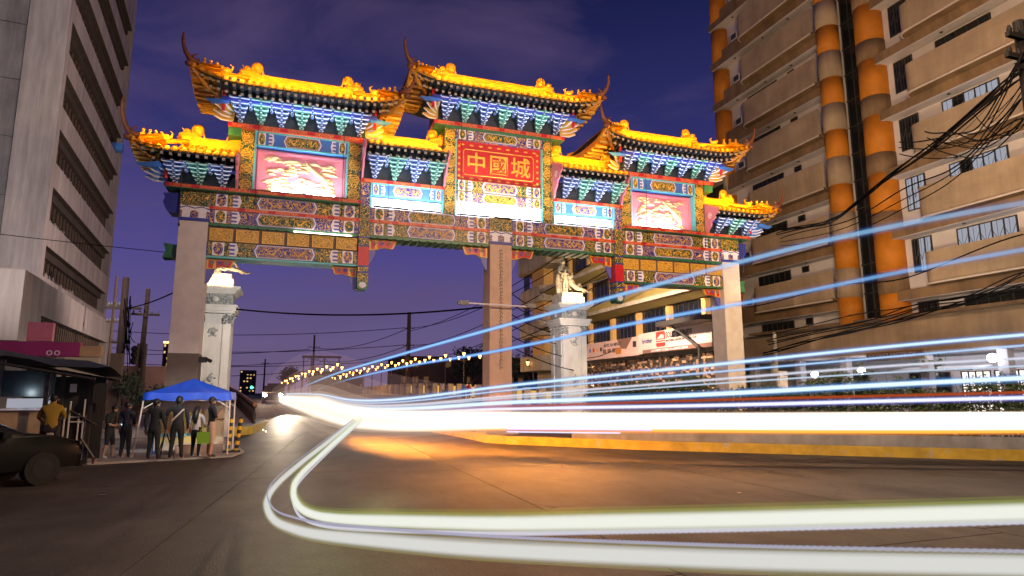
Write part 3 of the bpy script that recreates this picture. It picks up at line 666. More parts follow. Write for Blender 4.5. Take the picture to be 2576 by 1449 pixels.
# walls behind the brackets and the brackets themselves
for k, x0, x1, z0, z1, n in (('ul', -9.75, -5.1, 10.86, 11.55, 7), ('c', -2.65, 2.65, 11.98, 12.7, 7), ('ur', 5.1, 9.75, 10.86, 11.55, 7),
                          ('il', -5.2, -2.3, 9.4, 10.1, 4), ('ir', 2.3, 5.2, 9.4, 10.1, 4), ('ol', -11.6, -9.45, 8.5, 9.1, 3), ('or', 9.45, 11.6, 8.5, 9.1, 3)):
    b = bx('bracket_wall', m_dark, gate, x0, x1, -.03, .9, z0, z1+.3)
    clusters(gate, x0, x1, z0+.02, z1-z0-.03, n)
    r = R_[k]
    for hip, xe, sg in ((r.hl, r.x0, -1), (r.hr, r.x1, 1)):       # fans of beaked arms at the corners
        if not hip: continue
        xw = x0 if sg < 0 else x1
        for i in range(5):
            a = math.radians(18+i*17); dx, dy = sg*math.cos(a), -math.sin(a); L = .62+.1*(i == 2)+.12*i*(4-i)/4; zz = z0+.1+.11*i
            nx, ny = -dy*.045, dx*.045; q = MB(); bxx, by = xw-sg*.1, -.05
            for (u0, u1, za, zb, ta, tb) in ((0, .6, 0, -.03, .15, .14), (.6, 1, -.03, .06, .14, .03)):
                p = []
                for u, zq, th in ((u0, za, ta), (u1, zb, tb)):
                    for sd in (-1, 1):
                        for zt in (0, th): p.append((bxx+dx*L*u+sd*nx, by+dy*L*u+sd*ny, zz+zq+zt))
                q.add(p, [(0, 1, 3, 2), (4, 6, 7, 5), (0, 4, 5, 1), (2, 3, 7, 6), (1, 5, 7, 3), (0, 2, 6, 4)], 0)
            q.tube([(bxx+dx*L*u, by+dy*L*u, zz-.012+zq) for u, zq in ((.05, 0), (.6, -.03), (1.02, .06))], .03, 4, 1)
            q.build('corner_arm', [m_raftend if r.ze > 10 else m_lblue, m_wht], gate)
        q = MB(); bxx, by = xw-sg*.05, -.3; zz = r.ze-.5
        q.prism([(bxx, zz), (bxx+sg*.55, zz-.08), (bxx+sg*.78, zz+.06), (bxx+sg*.5, zz+.08), (bxx+sg*.1, zz+.16)], by-.5, by-.42); q.build('cloud_beak', m_lblue, gate)
# --- lightning chains that hang from the eaves
for x, za, zb in ((-8.8, 11.5, 8.0), (-6.0, 11.4, 7.9), (-11.0, 9.1, 7.1), (-4.4, 10.2, 8.0), (-2.9, 10.2, 7.9), (-1.75, 12.5, 8.0), (1.85, 12.5, 8.1), (2.95, 10.2, 7.9), (4.4, 10.2, 8.0), (6.1, 11.4, 8.0), (8.9, 11.4, 7.9), (10.75, 9.0, 6.9)):
    q = MB(); q.tube([(x, -.72, za), (x+.03, -.6, zb)], .012, 5); q.ell((x+.03, -.6, zb-.05), (.035, .035, .07), 6, 4); q.build('hanging_chain', m_dark, gate)
# --- floodlights on the ledges, as lit bars
def bar(x0, x1, y, z, m, par=gate, h=.05, d=.07):
    b = bx('light_bar', m_plinth, par, x0-.03, x1+.03, y-.02, y+d+.02, z-.05, z-.004)
    bx('lens', m, b, x0, x1, y, y+d, z, z+h)
for s in (-1, 1):
    c = s*7.0 if s < 0 else 7.2
    bar(c-1.3, c-.3, -.14, 8.56, m_lamp2); bar(c-.15, c+.8, -.14, 8.56, m_lamp2)
    bar(*sorted((s*2.4, s*3.4)), -.12, 8.42, m_lamp); bar(*sorted((s*3.6, s*4.8)), -.12, 8.42, m_lamp)
bar(-1.7, -.5, -.12, 8.42, m_lamp); bar(-.2, .6, -.12, 8.42, m_lamp); bar(.75, 1.65, -.12, 8.42, m_lamp)
bar(-7.5, -5.55, -.1, 7.21, m_lampw, h=.035)
# unseen amber strip lights hung in front of the eaves, lighting the ridges
for k, (a, b, p) in {'ul': (-9.9, -4.9, 150), 'c': (-2.9, 2.9, 165), 'ur': (4.9, 9.9, 150), 'il': (-5.0, -2.4, 80), 'ir': (2.4, 5.0, 80), 'ol': (-12.0, -9.5, 80), 'or': (9.5, 12.0, 80)}.items():
    d = bpy.data.lights.new('amber_strip', 'AREA'); d.shape = 'RECTANGLE'; d.size = b-a; d.size_y = .05; d.energy = p; d.color = (1, .52, .035); d.spread = math.radians(75)
    o = bpy.data.objects.new('amber_strip', d); COL.objects.link(o); r = R_[k]
    o.location = (GX+(a+b)/2, GY+r.yf-.75, r.ze+.42); o.rotation_euler = (Vector((0, 1.0, .12))).to_track_quat('-Z', 'Y').to_euler()
# area lights added to strengthen the light bars' wash over the panels
for a, b, y, z, p, c in ((-8.4, -6.0, -.42, 8.62, 46, (1, .93, .92)), (6.0, 8.4, -.42, 8.62, 42, (1, .93, .92)), (-1.7, 1.7, -.75, 8.55, 95, (1, .80, .55)), (-4.8, -2.4, -.5, 8.5, 40, (.75, .92, 1)), (2.4, 4.8, -.5, 8.5, 40, (.75, .92, 1))):
    d = bpy.data.lights.new('panel_wash', 'AREA'); d.shape = 'RECTANGLE'; d.size = b-a; d.size_y = .06; d.energy = p; d.color = c; d.spread = math.radians(120)
    o = bpy.data.objects.new('panel_wash', d); COL.objects.link(o); o.location = (GX+(a+b)/2, GY+y, z); o.rotation_euler = Vector((0, .62, 1)).to_track_quat('-Z', 'Y').to_euler()
# cool area lights added before the ledges, shining up into the brackets
for k, a, b, z, p in (('ul', -9.6, -5.4, 10.9, 44), ('c', -2.5, 2.5, 12.02, 40), ('ur', 5.4, 9.6, 10.9, 44), ('il', -5.0, -2.4, 9.44, 24), ('ir', 2.4, 5.0, 9.44, 24), ('ol', -11.4, -9.6, 8.55, 5), ('or', 9.6, 11.4, 8.55, 12)):
    d = bpy.data.lights.new('bracket_fill', 'AREA'); d.shape = 'RECTANGLE'; d.size = b-a; d.size_y = .05; d.energy = p; d.color = (.62, .84, 1); d.spread = math.radians(110)
    o = bpy.data.objects.new('bracket_fill', d); COL.objects.link(o); o.location = (GX+(a+b)/2, GY-1.15, z-.1); o.rotation_euler = Vector((0, .75, 1)).to_track_quat('-Z', 'Y').to_euler()
# ================================================================== figures
def grow(joints, bones, root):
    """one continuous surface grown over a skeleton; returns an evaluated mesh"""
    names = list(joints); me = bpy.data.meshes.new('body'); me.from_pydata([joints[n][0] for n in names], [(names.index(a), names.index(b)) for a, b, _ in bones], [])
    o = bpy.data.objects.new('body', me); COL.objects.link(o)
    o.modifiers.new('s', 'SKIN').use_smooth_shade = True
    sk = me.skin_vertices[0].data
    for i, n in enumerate(names):
        r = joints[n][1]; sk[i].radius = r if isinstance(r, tuple) else (r, r); sk[i].use_root = (n == root)
    sb = o.modifiers.new('b', 'SUBSURF'); sb.levels = 1; sb.render_levels = 1
    dg = bpy.context.evaluated_depsgraph_get(); ev = o.evaluated_get(dg); out = bpy.data.meshes.new_from_object(ev)
    bpy.data.objects.remove(o); bpy.data.meshes.remove(me)
    return out
BONES = [('pelvis', 'waist', 'top'), ('waist', 'chest', 'top'), ('chest', 'neck', 'top'), ('neck', 'head', 'skin'), ('head', 'crown', 'skin')]
for s_ in 'LR':
    BONES += [('pelvis', 'hip'+s_, 'pants'), ('hip'+s_, 'knee'+s_, 'pants'), ('knee'+s_, 'ankle'+s_, 'shank'), ('ankle'+s_, 'toe'+s_, 'shoe'),
              ('chest', 'sh'+s_, 'top'), ('sh'+s_, 'elbow'+s_, 'sleeve'), ('elbow'+s_, 'wrist'+s_, 'fore'), ('wrist'+s_, 'palm'+s_, 'skin')]
BASE = dict(pelvis=((0, 0, .53), (.078, .06)), waist=((0, -.005, .64), (.07, .05)), chest=((0, 0, .76), (.088, .06)), neck=((0, .0, .855), .032), head=((0, -.008, .915), (.05, .058)), crown=((0, -.004, .965), (.042, .048)),
            hipL=((-.055, 0, .50), .066), hipR=((.055, 0, .50), .066), kneeL=((-.062, -.012, .285), .042), kneeR=((.062, -.012, .285), .042),
            ankleL=((-.066, .008, .045), .026), ankleR=((.066, .008, .045), .026), toeL=((-.075, -.085, .022), .022), toeR=((.075, -.085, .022), .022),
            shL=((-.112, 0, .805), .044), shR=((.112, 0, .805), .044), elbowL=((-.145, .02, .635), .03), elbowR=((.145, .02, .635), .03),
            wristL=((-.15, -.02, .49), .02), wristR=((.15, -.02, .49), .02), palmL=((-.15, -.035, .445), .021), palmR=((.15, -.035, .445), .021))
def person(label, loc, rz, h, pose, cols, cat='person', group=None, hair='short', parent=None, name='person'):
    """cols: skin, top, pants, shoe, hair (+ sleeve, fore, shank overrides)"""
    J = {k: (Vector(v[0])*h, tuple(x*h for x in v[1]) if isinstance(v[1], tuple) else v[1]*h) for k, v in BASE.items()}
    for k, p in ((a, b) for a, b in pose.items() if a != 'face'): J[k] = (Vector(p)*h, J[k][1])
    me = grow({k: (tuple(v[0]), v[1]) for k, v in J.items()}, BONES, 'pelvis')
    reg = ['skin', 'top', 'pants', 'shoe', 'sleeve', 'fore', 'shank', 'hair', 'eye']
    base = {'sleeve': 'top', 'fore': 'skin', 'shank': 'pants', 'eye': 'hair'}
    ml = [cols.get(r) or cols[base[r]] for r in reg]
    vs = [tuple(v.co) for v in me.vertices]; fs = []; ms = []
    for p in me.polygons:
        c = p.center; best = 9; bi = 0
        for a, b, r in BONES:
            A, B = J[a][0], J[b][0]; d = B-A; t = max(0, min(1, (c-A).dot(d)/d.length_squared)); e = (c-(A+d*t)).length-.3*(J[a][1] if not isinstance(J[a][1], tuple) else J[a][1][0])
            if e < best: best = e; bi = reg.index(r)
        fs.append(tuple(p.vertices)); ms.append(bi)
    bpy.data.meshes.remove(me)
    q = MB(); q.v = vs; q.f = fs; q.m = ms
    hd = J['head'][0]; k = h
    fd = (Vector((0, -1, 0)) if 'face' not in pose else (Vector(pose['face'])-Vector(pose.get('head', BASE['head'][0]))).normalized()); sd = fd.cross(Vector((0, 0, 1))).normalized()
    q.tube([hd+fd*.052*k+Vector((0, 0, .01*k)), hd+fd*.072*k-Vector((0, 0, .012*k))], [.006*k, .011*k], 5, 0)           # nose
    for s in (-1, 1):
        q.ell(hd+fd*.052*k+sd*s*.02*k+Vector((0, 0, .012*k)), .007*k, 6, 4, 8); q.ell(hd+sd*s*.056*k, (.009*k, .012*k, .016*k), 6, 4, 0)
    q.tube([hd+fd*.053*k+sd*.016*k-Vector((0, 0, .03*k)), hd+fd*.056*k-sd*.016*k-Vector((0, 0, .03*k))], .004*k, 4, 3)
    for s in 'LR':                                                                                                  # five fingers on each hand
        w, p = J['wrist'+s][0], J['palm'+s][0]; d = (p-w).normalized(); a = d.cross(Vector((0, 1, 0))); a = (a if a.length > .1 else d.cross(Vector((0, 0, 1)))).normalized(); n = a.cross(d)
        for i, (o, L) in enumerate(((-1.4, .85), (-.5, 1), (.4, .95), (1.2, .75))):
            b0 = p+a*o*.009*k; q.tube([b0-d*.008*k, b0+d*.022*k*L+n*.004*k, b0+d*.04*k*L+n*.014*k, b0+d*.048*k*L+n*.024*k], [.006*k, .0058*k, .005*k, .0035*k], 5, 0)
        b0 = w+d*.014*k+a*.016*k; q.tube([b0, b0+d*.02*k+a*.014*k, b0+d*.038*k+a*.014*k+n*.008*k], [.008*k, .0065*k, .004*k], 5, 0)
    o = q.build(name, ml, parent, True, loc, rz)
    if parent is None: tag(o, label, cat, group)
    hq = MB(); c = J['head'][0]*.35+J['crown'][0]*.65
    if hair:
        hq.ell(tuple(c-fd*.014*k), (.056*k, .062*k, .05*k), 12, 7)
        hq.ell(tuple(hd-fd*.03*k+Vector((0, 0, .012*k))), (.049*k, .044*k, .046*k), 10, 6)
        rh = random.Random(int(loc[0]*100)); hq.v = [tuple(Vector(v)+Vector((rh.uniform(-1, 1), rh.uniform(-1, 1), rh.uniform(-1, 1)))*.005*k) for v in hq.v]
        if hair == 'cap': hq.prism([(c.x+fd.x*.11*k+sd.x*.045*k, c.y+fd.y*.11*k+sd.y*.045*k), (c.x+sd.x*.06*k, c.y+sd.y*.06*k), (c.x-sd.x*.06*k, c.y-sd.y*.06*k), (c.x+fd.x*.11*k-sd.x*.045*k, c.y+fd.y*.11*k-sd.y*.045*k)], c.z+.0*k, c.z+.012*k, 'z')
        if hair == 'long': hq.tube([hd-fd*.03*k+Vector((0, 0, .05*k)), hd-fd*.07*k-Vector((0, 0, .06*k)), J['chest'][0]-fd*.085*k+Vector((0, 0, .02*k)), J['waist'][0]-fd*.075*k+Vector((0, 0, .02*k))], [.05*k, .062*k, .058*k, .03*k], 9)
        hq.build('cap' if hair == 'cap' else 'hair', cols['hair'], o, True)
    return o
# ================================================================== stone pylons of the bridge
m_stone = mat('pale_stone', (.56, .54, .50), .8, .2, 2.5, bump=.3, bscale=25, streak=.5)
m_stoned = mat('carved_grey_stone', (.30, .31, .30), .85, .5, 9, bump=.8, bscale=18)
m_statue = mat('statue_stone', (.60, .52, .42), .7, .3, 5, bump=.3)
m_statued = mat('statue_blackened_stone', (.27, .26, .25), .8, .4, 5)
m_bulb = emis('warm_lamp_glass', (1, .66, .28), 26)
def pylon(cx, label):
    t = thing('stone_pylon', label, 'pylon', (cx, 29, 0), 0, 'stone pylons at the bridge')
    w = .66; d = 1.4
    q = MB(); q.box(-w-.25, w+.25, -.25, d+.25, 0, .5); q.box(-w-.16, w+.16, -.16, d+.16, .5, .62); q.box(-w-.1, w+.1, -.1, d+.1, .62, 1.0); q.build('plinth', m_stone, t)
    q = MB(); q.box(-w, w, 0, d, 1.0, 5.0); s = q.build('shaft', m_stone, t)
    for f in (-1, 1):
        bx('pilaster', m_stone, s, *sorted((f*.36, f*(w-.02))), -.05, -.001, 1.0, 4.6)
        bx('side_pilaster', m_stone, s, -w-.05, -w-.001, *((.05, .42) if f < 0 else (.98, d-.05)), 1.0, 4.6)
    for z, hh in ((4.25, .5), (2.3, .75)):                       # carved roundels in the recessed middle strip
        q = MB()
        for i in range(26):
            a = random.uniform(0, 6.28); r = random.uniform(.02, .2); q.ell((r*math.cos(a), -.008, z+r*1.1*hh/.5*math.sin(a)), (.05, .03, .04), 6, 4)
        q.ell((0, -.02, z), (.08, .05, .1), 8, 5); q.build('carved_cartouche', m_stoned, s)
        q = MB()
        for i in range(20): q.ell((-w-.008, .7+random.uniform(-.16, .16), z-.4+random.uniform(-.2, .2)), (.03, .05, .05), 6, 4)
        q.build('carved_cartouche', m_stoned, s)
    c = link('capital', None, t)
    for x, y in ((-.53, -.03), (.53, -.03), (-w-.03, .2), (-w-.03, 1.2), (w+.03, .2)):
        q = MB()
        for i in range(34): q.ell((x+random.uniform(-.17, .17)*(1 if abs(y+.03) < .01 else .3), y+random.uniform(-.1, .06)*(1 if y < 0 else 2), 4.8+random.uniform(-.2, .2)), random.uniform(.035, .06), 6, 4)
        for sg in (-1, 1):
            q.tube([(x+sg*(.1-.06*k/9*1)*math.cos(k*.8)+sg*.08, y-.06, 4.87+.07*(1-k/12)*math.sin(k*.8)) for k in range(10)], .022, 5)
        q.build('acanthus_scroll', m_stoned, c)
    q = MB(); q.box(-w-.1, w+.1, -.1, d+.1, 5.02, 5.12); q.box(-w-.16, w+.16, -.16, d+.16, 5.12, 5.28); q.box(-w-.22, w+.22, -.22, d+.22, 5.28, 5.36); q.build('architrave', m_stone, t)
    f = bx('frieze', m_stoned, t, -w-.02, w+.02, -.02, d+.02, 5.36, 5.84)
    q = MB(); q.ell((0, -.06, 5.6), (.13, .08, .13), 12, 8); q.ell((-w-.05, .7, 5.6), (.06, .13, .13), 10, 8); q.build('frieze_shield', m_stone, f)
    q = MB()
    for i in range(26): q.ell((random.choice((-1, 1))*random.uniform(.2, .6), -.03, 5.6+random.uniform(-.17, .17)), random.uniform(.04, .07), 6, 4)
    stuff(q.build('frieze_scroll', m_stoned, f))
    q = MB()
    for k, (o, z0, z1) in enumerate(((.08, 5.84, 5.9), (.15, 5.9, 5.98), (.24, 5.98, 6.04), (.29, 6.04, 6.13))): q.box(-w-o, w+o, -o, d+o, z0, z1)
    q.build('cornice', m_stone, t)
    q = MB(); q.box(-.62, .62, .06, 1.34, 6.13, 6.5); q.box(-.55, .55, .12, 1.28, 6.5, 6.72); q.build('pedestal', m_statue, t)
    for x in (-.45, .45):
        b = MB(); b.box(x-.05, x+.05, -.22, -.12, 6.13, 6.2); o = b.build('statue_lamp', m_dark, t); b = MB(); b.box(x-.04, x+.04, -.117, -.1, 6.14, 6.19); b.build('lamp_glass', m_bulb, o)
        lamp('statue_lamp', 'POINT', (cx+x, 28.72, 6.3), 60, (1, .68, .36), .05)
    return t
pylon(-2.95, 'carved pale stone pylon rising behind the blue canopy and left gate pillar'); pylon(13.4, 'carved pale stone pylon with seated statue right of the middle gate pillar')
STN = dict(skin=m_statue, top=m_statue, pants=m_statue, shoe=m_statue, hair=m_statued)
STD = dict(skin=m_statue, top=m_statued, pants=m_statue, shoe=m_statue, hair=m_statued, fore=m_statue, shank=m_statued)
SEAT = dict(pelvis=(0, .1, .42), waist=(0, .09, .53), chest=(0, .06, .66), neck=(0, .04, .755), head=(0, .02, .82), crown=(0, .02, .87), hipL=(-.06, .08, .4), hipR=(.06, .08, .4), kneeL=(-.075, -.16, .36), kneeR=(.085, -.15, .36), ankleL=(-.07, -.13, .1), ankleR=(.08, -.12, .1), toeL=(-.075, -.22, .08), toeR=(.085, -.21, .08),
            shL=(-.11, .05, .70), shR=(.11, .05, .70), elbowL=(-.16, 0, .56), elbowR=(.16, 0, .56), wristL=(-.06, -.09, .5), wristR=(.1, -.1, .5), palmL=(-.03, -.11, .49), palmR=(.06, -.12, .49))
LIE = dict(pelvis=(.1, 0, .14), waist=(.0, .0, .2), chest=(-.08, .0, .28), neck=(-.13, -.01, .37), head=(-.15, -.02, .43), crown=(-.16, -.02, .47), hipL=(.13, -.05, .12), hipR=(.13, .05, .13), kneeL=(.36, -.07, .1), kneeR=(.28, .05, .3), ankleL=(.56, -.05, .05), ankleR=(.42, .06, .06), toeL=(.62, -.09, .08), toeR=(.5, .04, .05),
           shL=(-.1, -.1, .3), shR=(-.1, .1, .3), elbowL=(-.16, -.16, .17), elbowR=(-.02, .16, .22), wristL=(-.06, -.2, .06), wristR=(.1, .12, .22), palmL=(-.02, -.21, .05), palmR=(.14, .1, .22))
def statue(cx, label, full):
    t = thing('statue', label, 'statue', (cx, 29.6, 6.72), 0)
    person('', (-.2, .02, 0), .1, 1.95, SEAT, STD, parent=t, name='seated_figure', hair='long')
    person('', (.18, -.32, .02), .3, 1.75, LIE, STN, parent=t, name='reclining_figure')
    if full: person('', (-.28, -.34, .0), -.2, 1.2, dict(wristL=(.05, -.16, .62), palmL=(.08, -.2, .64), wristR=(.2, -.1, .6), palmR=(.22, -.13, .63)), STN, parent=t, name='child_figure')
    lamp('statue_fill', 'SPOT', (cx-1.3, 26.2, 6.3), 950, (1, .74, .44), .08, (cx, 29.5, 7.5), 36, .5)  # unseen spot added to brighten the figures
    q = MB(); q.box(-.42, .05, .08, .5, 0, .66); q.tube([(-.46, .1, .0), (-.5, .12, .6), (-.46, .14, 1.0)], [.13, .12, .06], 8); q.build('stone_seat', m_statue, t)
    if full:
        q = MB(); q.tube([(.16, -.08, .62), (.2, -.1, .95), (.2, -.1, 1.05)], [.08, .07, .03], 7); q.build('raised_torch', m_statue, t)
    return t
statue(13.35, 'lit stone group of a seated woman with children on the right pylon', True)
statue(-2.95, 'lit stone group half hidden by the beam bracket on the left pylon', False)

# ================================================================== tower on the right
m_lb2_ = mat('annex_render', (.33, .32, .31), .9, .2, .6)
m_tan = mat('tower_tan_render', (.43, .32, .20), .85, .22, .5, bump=.12, streak=2)
m_brn = mat('tower_brown_band', (.27, .17, .085), .85, .2, .8, bump=.12)
m_org = mat('orange_column', (.56, .19, .006), .7, .25, 1.2, bump=.1)
m_wal = mat('white_plaster', (.62, .58, .56), .85, .1, 1.2)
m_lip = mat('pale_balcony_lip', (.62, .52, .42), .8, .12, 3)
m_glass = mat('dark_glass', (.012, .014, .016), .12, .3, 1.5)
m_frame = mat('dark_window_frame', (.035, .033, .03), .5, .2, 6)
m_litp = emis('lit_window_pane', (.62, .64, .74), .55)
tower = thing('apartment_tower', 'tall tan apartment tower with curved balconies and orange columns on the right', 'building', (0, 0, 0))
B0, DB = 6.7, 3.15
def rbal(y0, y1, z0, z1, xf=27.95, xb=29.19, rnd=True):
    """balcony front with a rounded end at y1"""
    r = .55; P = [(xf, y0)]
    if rnd: P += [(xf+r-r*math.cos(a), y1-r+r*math.sin(a)) for a in [i*PI/10 for i in range(6)]]
    else: P += [(xf, y1)]
    P += [(xb, y1)]
    n = len(P); inn = [(x+.14, max(y0, y-(.14 if i else 0))) for i, (x, y) in enumerate(P)]
    b = link('balcony', None, tower)
    q = MB()
    for i in range(n-1): q.prism([P[i], P[i+1], inn[i+1], inn[i]], z0, z1, 'z')
    q.build('parapet', m_tan, b)
    q = MB(); q.prism(P+[(xb, y0)], z0-.02, z0+.1, 'z'); q.build('balcony_slab', m_brn, b)
    q = MB(); q.tube([(x-.02, y, z0+.02) for x, y in P], .055, 6); q.build('lip', m_lip, b)
    return b
def window(par, X, y0, y1, z0, z1, n, lit=False, fw=.05, grille=False):
    f = link('window', None, par)
    q = MB()
    for i in range(n+1):
        y = y0+(y1-y0)*i/n; q.box(X-.06, X, y-fw/2, y+fw/2, z0, z1)
    q.box(X-.062, X, y0, y1, z0, z0+fw); q.box(X-.062, X, y0, y1, z1-fw, z1)
    q.build('frame', m_frame, f)
    for i in range(n):
        a, b = y0+(y1-y0)*i/n, y0+(y1-y0)*(i+1)/n
        bx('pane', m_litp if lit and (i*7+int(z0*3)) % 9 else m_glass, f, X-.03, X-.012, a+fw/2, b-fw/2, z0+fw, z1-fw)
    if grille:
        q = MB()
        for i in range(2*n):
            a, b = y0+(y1-y0)*i/(2*n), y0+(y1-y0)*(i+1)/(2*n); s = (-1)**i
            q.tube([(X-.1, a, (z0+z1)/2+.28*s), (X-.1, b, (z0+z1)/2-.28*s)], .012, 4)
            q.tube([(X-.1, a, z0), (X-.1, a, z1)], .01, 4)
        q.build('grille', m_frame, f)
    return f
q = MB(); q.box(29.2, 44, 26.2, 37.0, 3.6, 33); q.box(29.2, 44, 2, 23.4, 3.6, 33); q.build('wall', m_wal, tower)
for k in range(-1, 9):
    b = B0+DB*k
    if k < 0: continue
    bx('floor_band', m_brn, tower, 28.45, 29.198, 26.9, 36.9, b-.5, b-.03)
    bx('floor_band', m_brn, tower, 28.45, 29.198, 2, 23.5, b-.5, b-.03)
    bx('ceiling_slab', m_wal, tower, 28.47, 29.197, 26.9, 36.85, b-.53, b-.505); bx('ceiling_slab', m_wal, tower, 28.47, 29.197, 2, 23.45, b-.53, b-.505)
    rbal(26.95, 33.45, b, b+1.62); rbal(2, 21.65, b, b+1.5)
    bx('recess_parapet', m_brn, tower, 28.5, 28.62, 33.5, 35.6, b-.02, b+.55)
    # windows of the storey below this band's parapet line
    lit = k in (1, 2, 3)
    window(tower, 29.19, 31.2, 34.0, b-1.85, b-.62, 6); window(tower, 29.19, 29.7, 30.2, b-1.0, b-.62, 1)
    window(tower, 29.19, 18.0, 20.6, b-1.9, b-.62, 5, lit, grille=lit); window(tower, 29.19, 11.6, 14.6, b-1.9, b-.62, 5, k == 2)
    window(tower, 29.19, 21.9, 22.9, b-2.3, b-.6, 3, k in (1, 2), grille=True)
    ac = bx('air_conditioner', m_wal, tower, 28.5, 29.1, 33.9, 34.6, b+.62, b+1.1); bx('fan_grille', m_frame, ac, 28.48, 28.499, 34.0, 34.5, b+.68, b+1.04)
    q = MB()
    for y in (29.5, 31.8, 34.6, 11, 14, 17, 20): q.lathe([(.09, 0), (.07, -.03)], (28.8, y, b-.532), 8)
    each(q, 'ceiling_light', m_frame, tower)
def column(cx, cy, r, zs, par=tower):
    c = link('column', None, par)
    for i, (z0, z1) in enumerate(zip(zs, zs[1:])):
        q = MB(); q.lathe([(r+(.02 if i % 2 else 0), z0), (r+(.02 if i % 2 else 0), z1)], (cx, cy, 0), 28); q.build('band' if i % 2 else 'orange_drum', m_tan if i % 2 and r < .65 else (m_brn if i % 2 else m_org), c, True)
    return c
zs = [5.3]
for k in range(9): zs += [B0+DB*k+.05, B0+DB*k+1.62]
column(28.6, 26.4, .6, zs)
zs = [5.3]
for k in range(9): zs += [B0+DB*k-.1, B0+DB*k+.98]
column(28.9, 23.95, .7, zs)
for k in range(9):
    q = MB(); q.lathe([(.62, B0+DB*k-.03), (.62, B0+DB*(k+1)-.79)], (28.95, 36.3, 0), 24); q.build('corner_drum', m_org, tower, True)
bx('corner_wall', m_brn, tower, 29.3, 30.49, 37.01, 37.2, 3.6, 33)
# stair glazing between the columns
g = link('stair_glazing', None, tower)
for i in range(18):
    z = 5.4+i*1.575
    for j in range(3): bx('pane', m_glass, g, 29.3, 29.33, 24.5+j*.5+.02, 25+j*.5-.02, z+.03, z+1.545)
q = MB()
for i in range(19): q.box(29.26, 29.36, 24.4, 26.1, 5.4+i*1.575-.03, 5.4+i*1.575+.03)
for j in range(4): q.box(29.25, 29.37, 24.5+j*.5-.02, 24.5+j*.5+.02, 5.4, 33)
q.build('mullion', m_frame, g)
for k in (1, 3, 4): bx('stair_rail', m_brn, g, 29.5, 29.6, 24.6, 25.9, B0+DB*k+.6, B0+DB*k+.75)
bx('podium_wall', m_tan, tower, 28.9, 29.19, 2, 35.5, 3.7, 5.35)
bx('podium_ledge', m_brn, tower, 28.2, 29.19, 2, 34.2, 5.35, 5.48)
bx('podium_soffit', m_wal, tower, 28.92, 33, 2, 35.4, 3.62, 3.695)
# shop fronts at street level
m_litw = mat('shop_wall', (.5, .49, .52), .8, .08, 2)
bx('shop_wall', m_litw, tower, 31.5, 31.7, 2, 35.4, 0, 3.62); bx('end_wall', m_lb2_, tower, 29.3, 31.49, 35.45, 35.7, 0, 3.6)
q = MB(); q.prism([(29.4, 37.4), (33, 42.5), (38, 42.5), (38, 37.4)], 0, 6.4, 'z'); tag(q.build('annex_building', m_lb2_, None), 'low grey annex in the alley between tower and shophouse', 'building')
for y in (8, 13, 17.4, 19.3, 23, 27.8, 31.2, 35.2): bx('pier', m_litw, tower, 29.2, 29.6, y-.22, y+.22, 0, 3.615)
m_globe = emis('globe_lamp', (.86, .88, 1), 16)
for y, z in ((29.7, 2.75), (26.45, 2.85), (19.6, 3.2), (15.4, 3.1)):
    q = MB(); q.ell((29.0, y, z), .2, 14, 9); o = q.build('globe_lamp', m_globe, tower, True); lamp('globe_lamp', 'POINT', (28.5, y, z), 18, (.86, .88, 1), .2)
m_shop = emis('shop_interior_light', (1, .86, .78), 1.6)
for y0, y1, lit in ((19.8, 21.2, 1), (21.4, 22.8, 1), (23.4, 25.6, 0), (17.6, 19.0, 1), (28.3, 30.6, 0), (13.4, 16.6, 1)):
    d = link('shop_window', None, tower); bx('glass', m_shop if lit else m_glass, d, 31.44, 31.47, y0, y1, .4, 2.7)
    q = MB(); n = 4
    for i in range(n+1): y = y0+(y1-y0)*i/n; q.box(31.39, 31.43, y-.03, y+.03, .2, 2.75)
    for z in (.4, 1.2, 2.0, 2.72): q.box(31.385, 31.425, y0, y1, z-.025, z+.025)
    q.build('frame', m_frame, d)
lamp('shop_light', 'AREA', (30.6, 22, 3.5), 90, (.95, .92, 1), 1).data.size = 5
sb = bx('sign_board', m_brn, tower, 28.6, 28.7, 22.5, 25.7, 3.32, 3.75)
m_chrome = mat('steel_letters', (.75, .66, .6), .3, .1, 6, metal=.7)
text('lettering', 'MOXCI MCTISOI', .36, m_chrome, sb, (28.58, 25.55, 3.42), (PI/2, 0, -PI/2), .03)
m_awn = mat('awning', (.45, .47, .5), .5, .1, 5)
aw = MB(); aw.prism([(29.6, 2.95), (28.3, 2.75), (28.3, 2.68), (29.6, 2.88)], 20, 24.2, 'y'); aw.build('shop_awning', m_awn, tower)

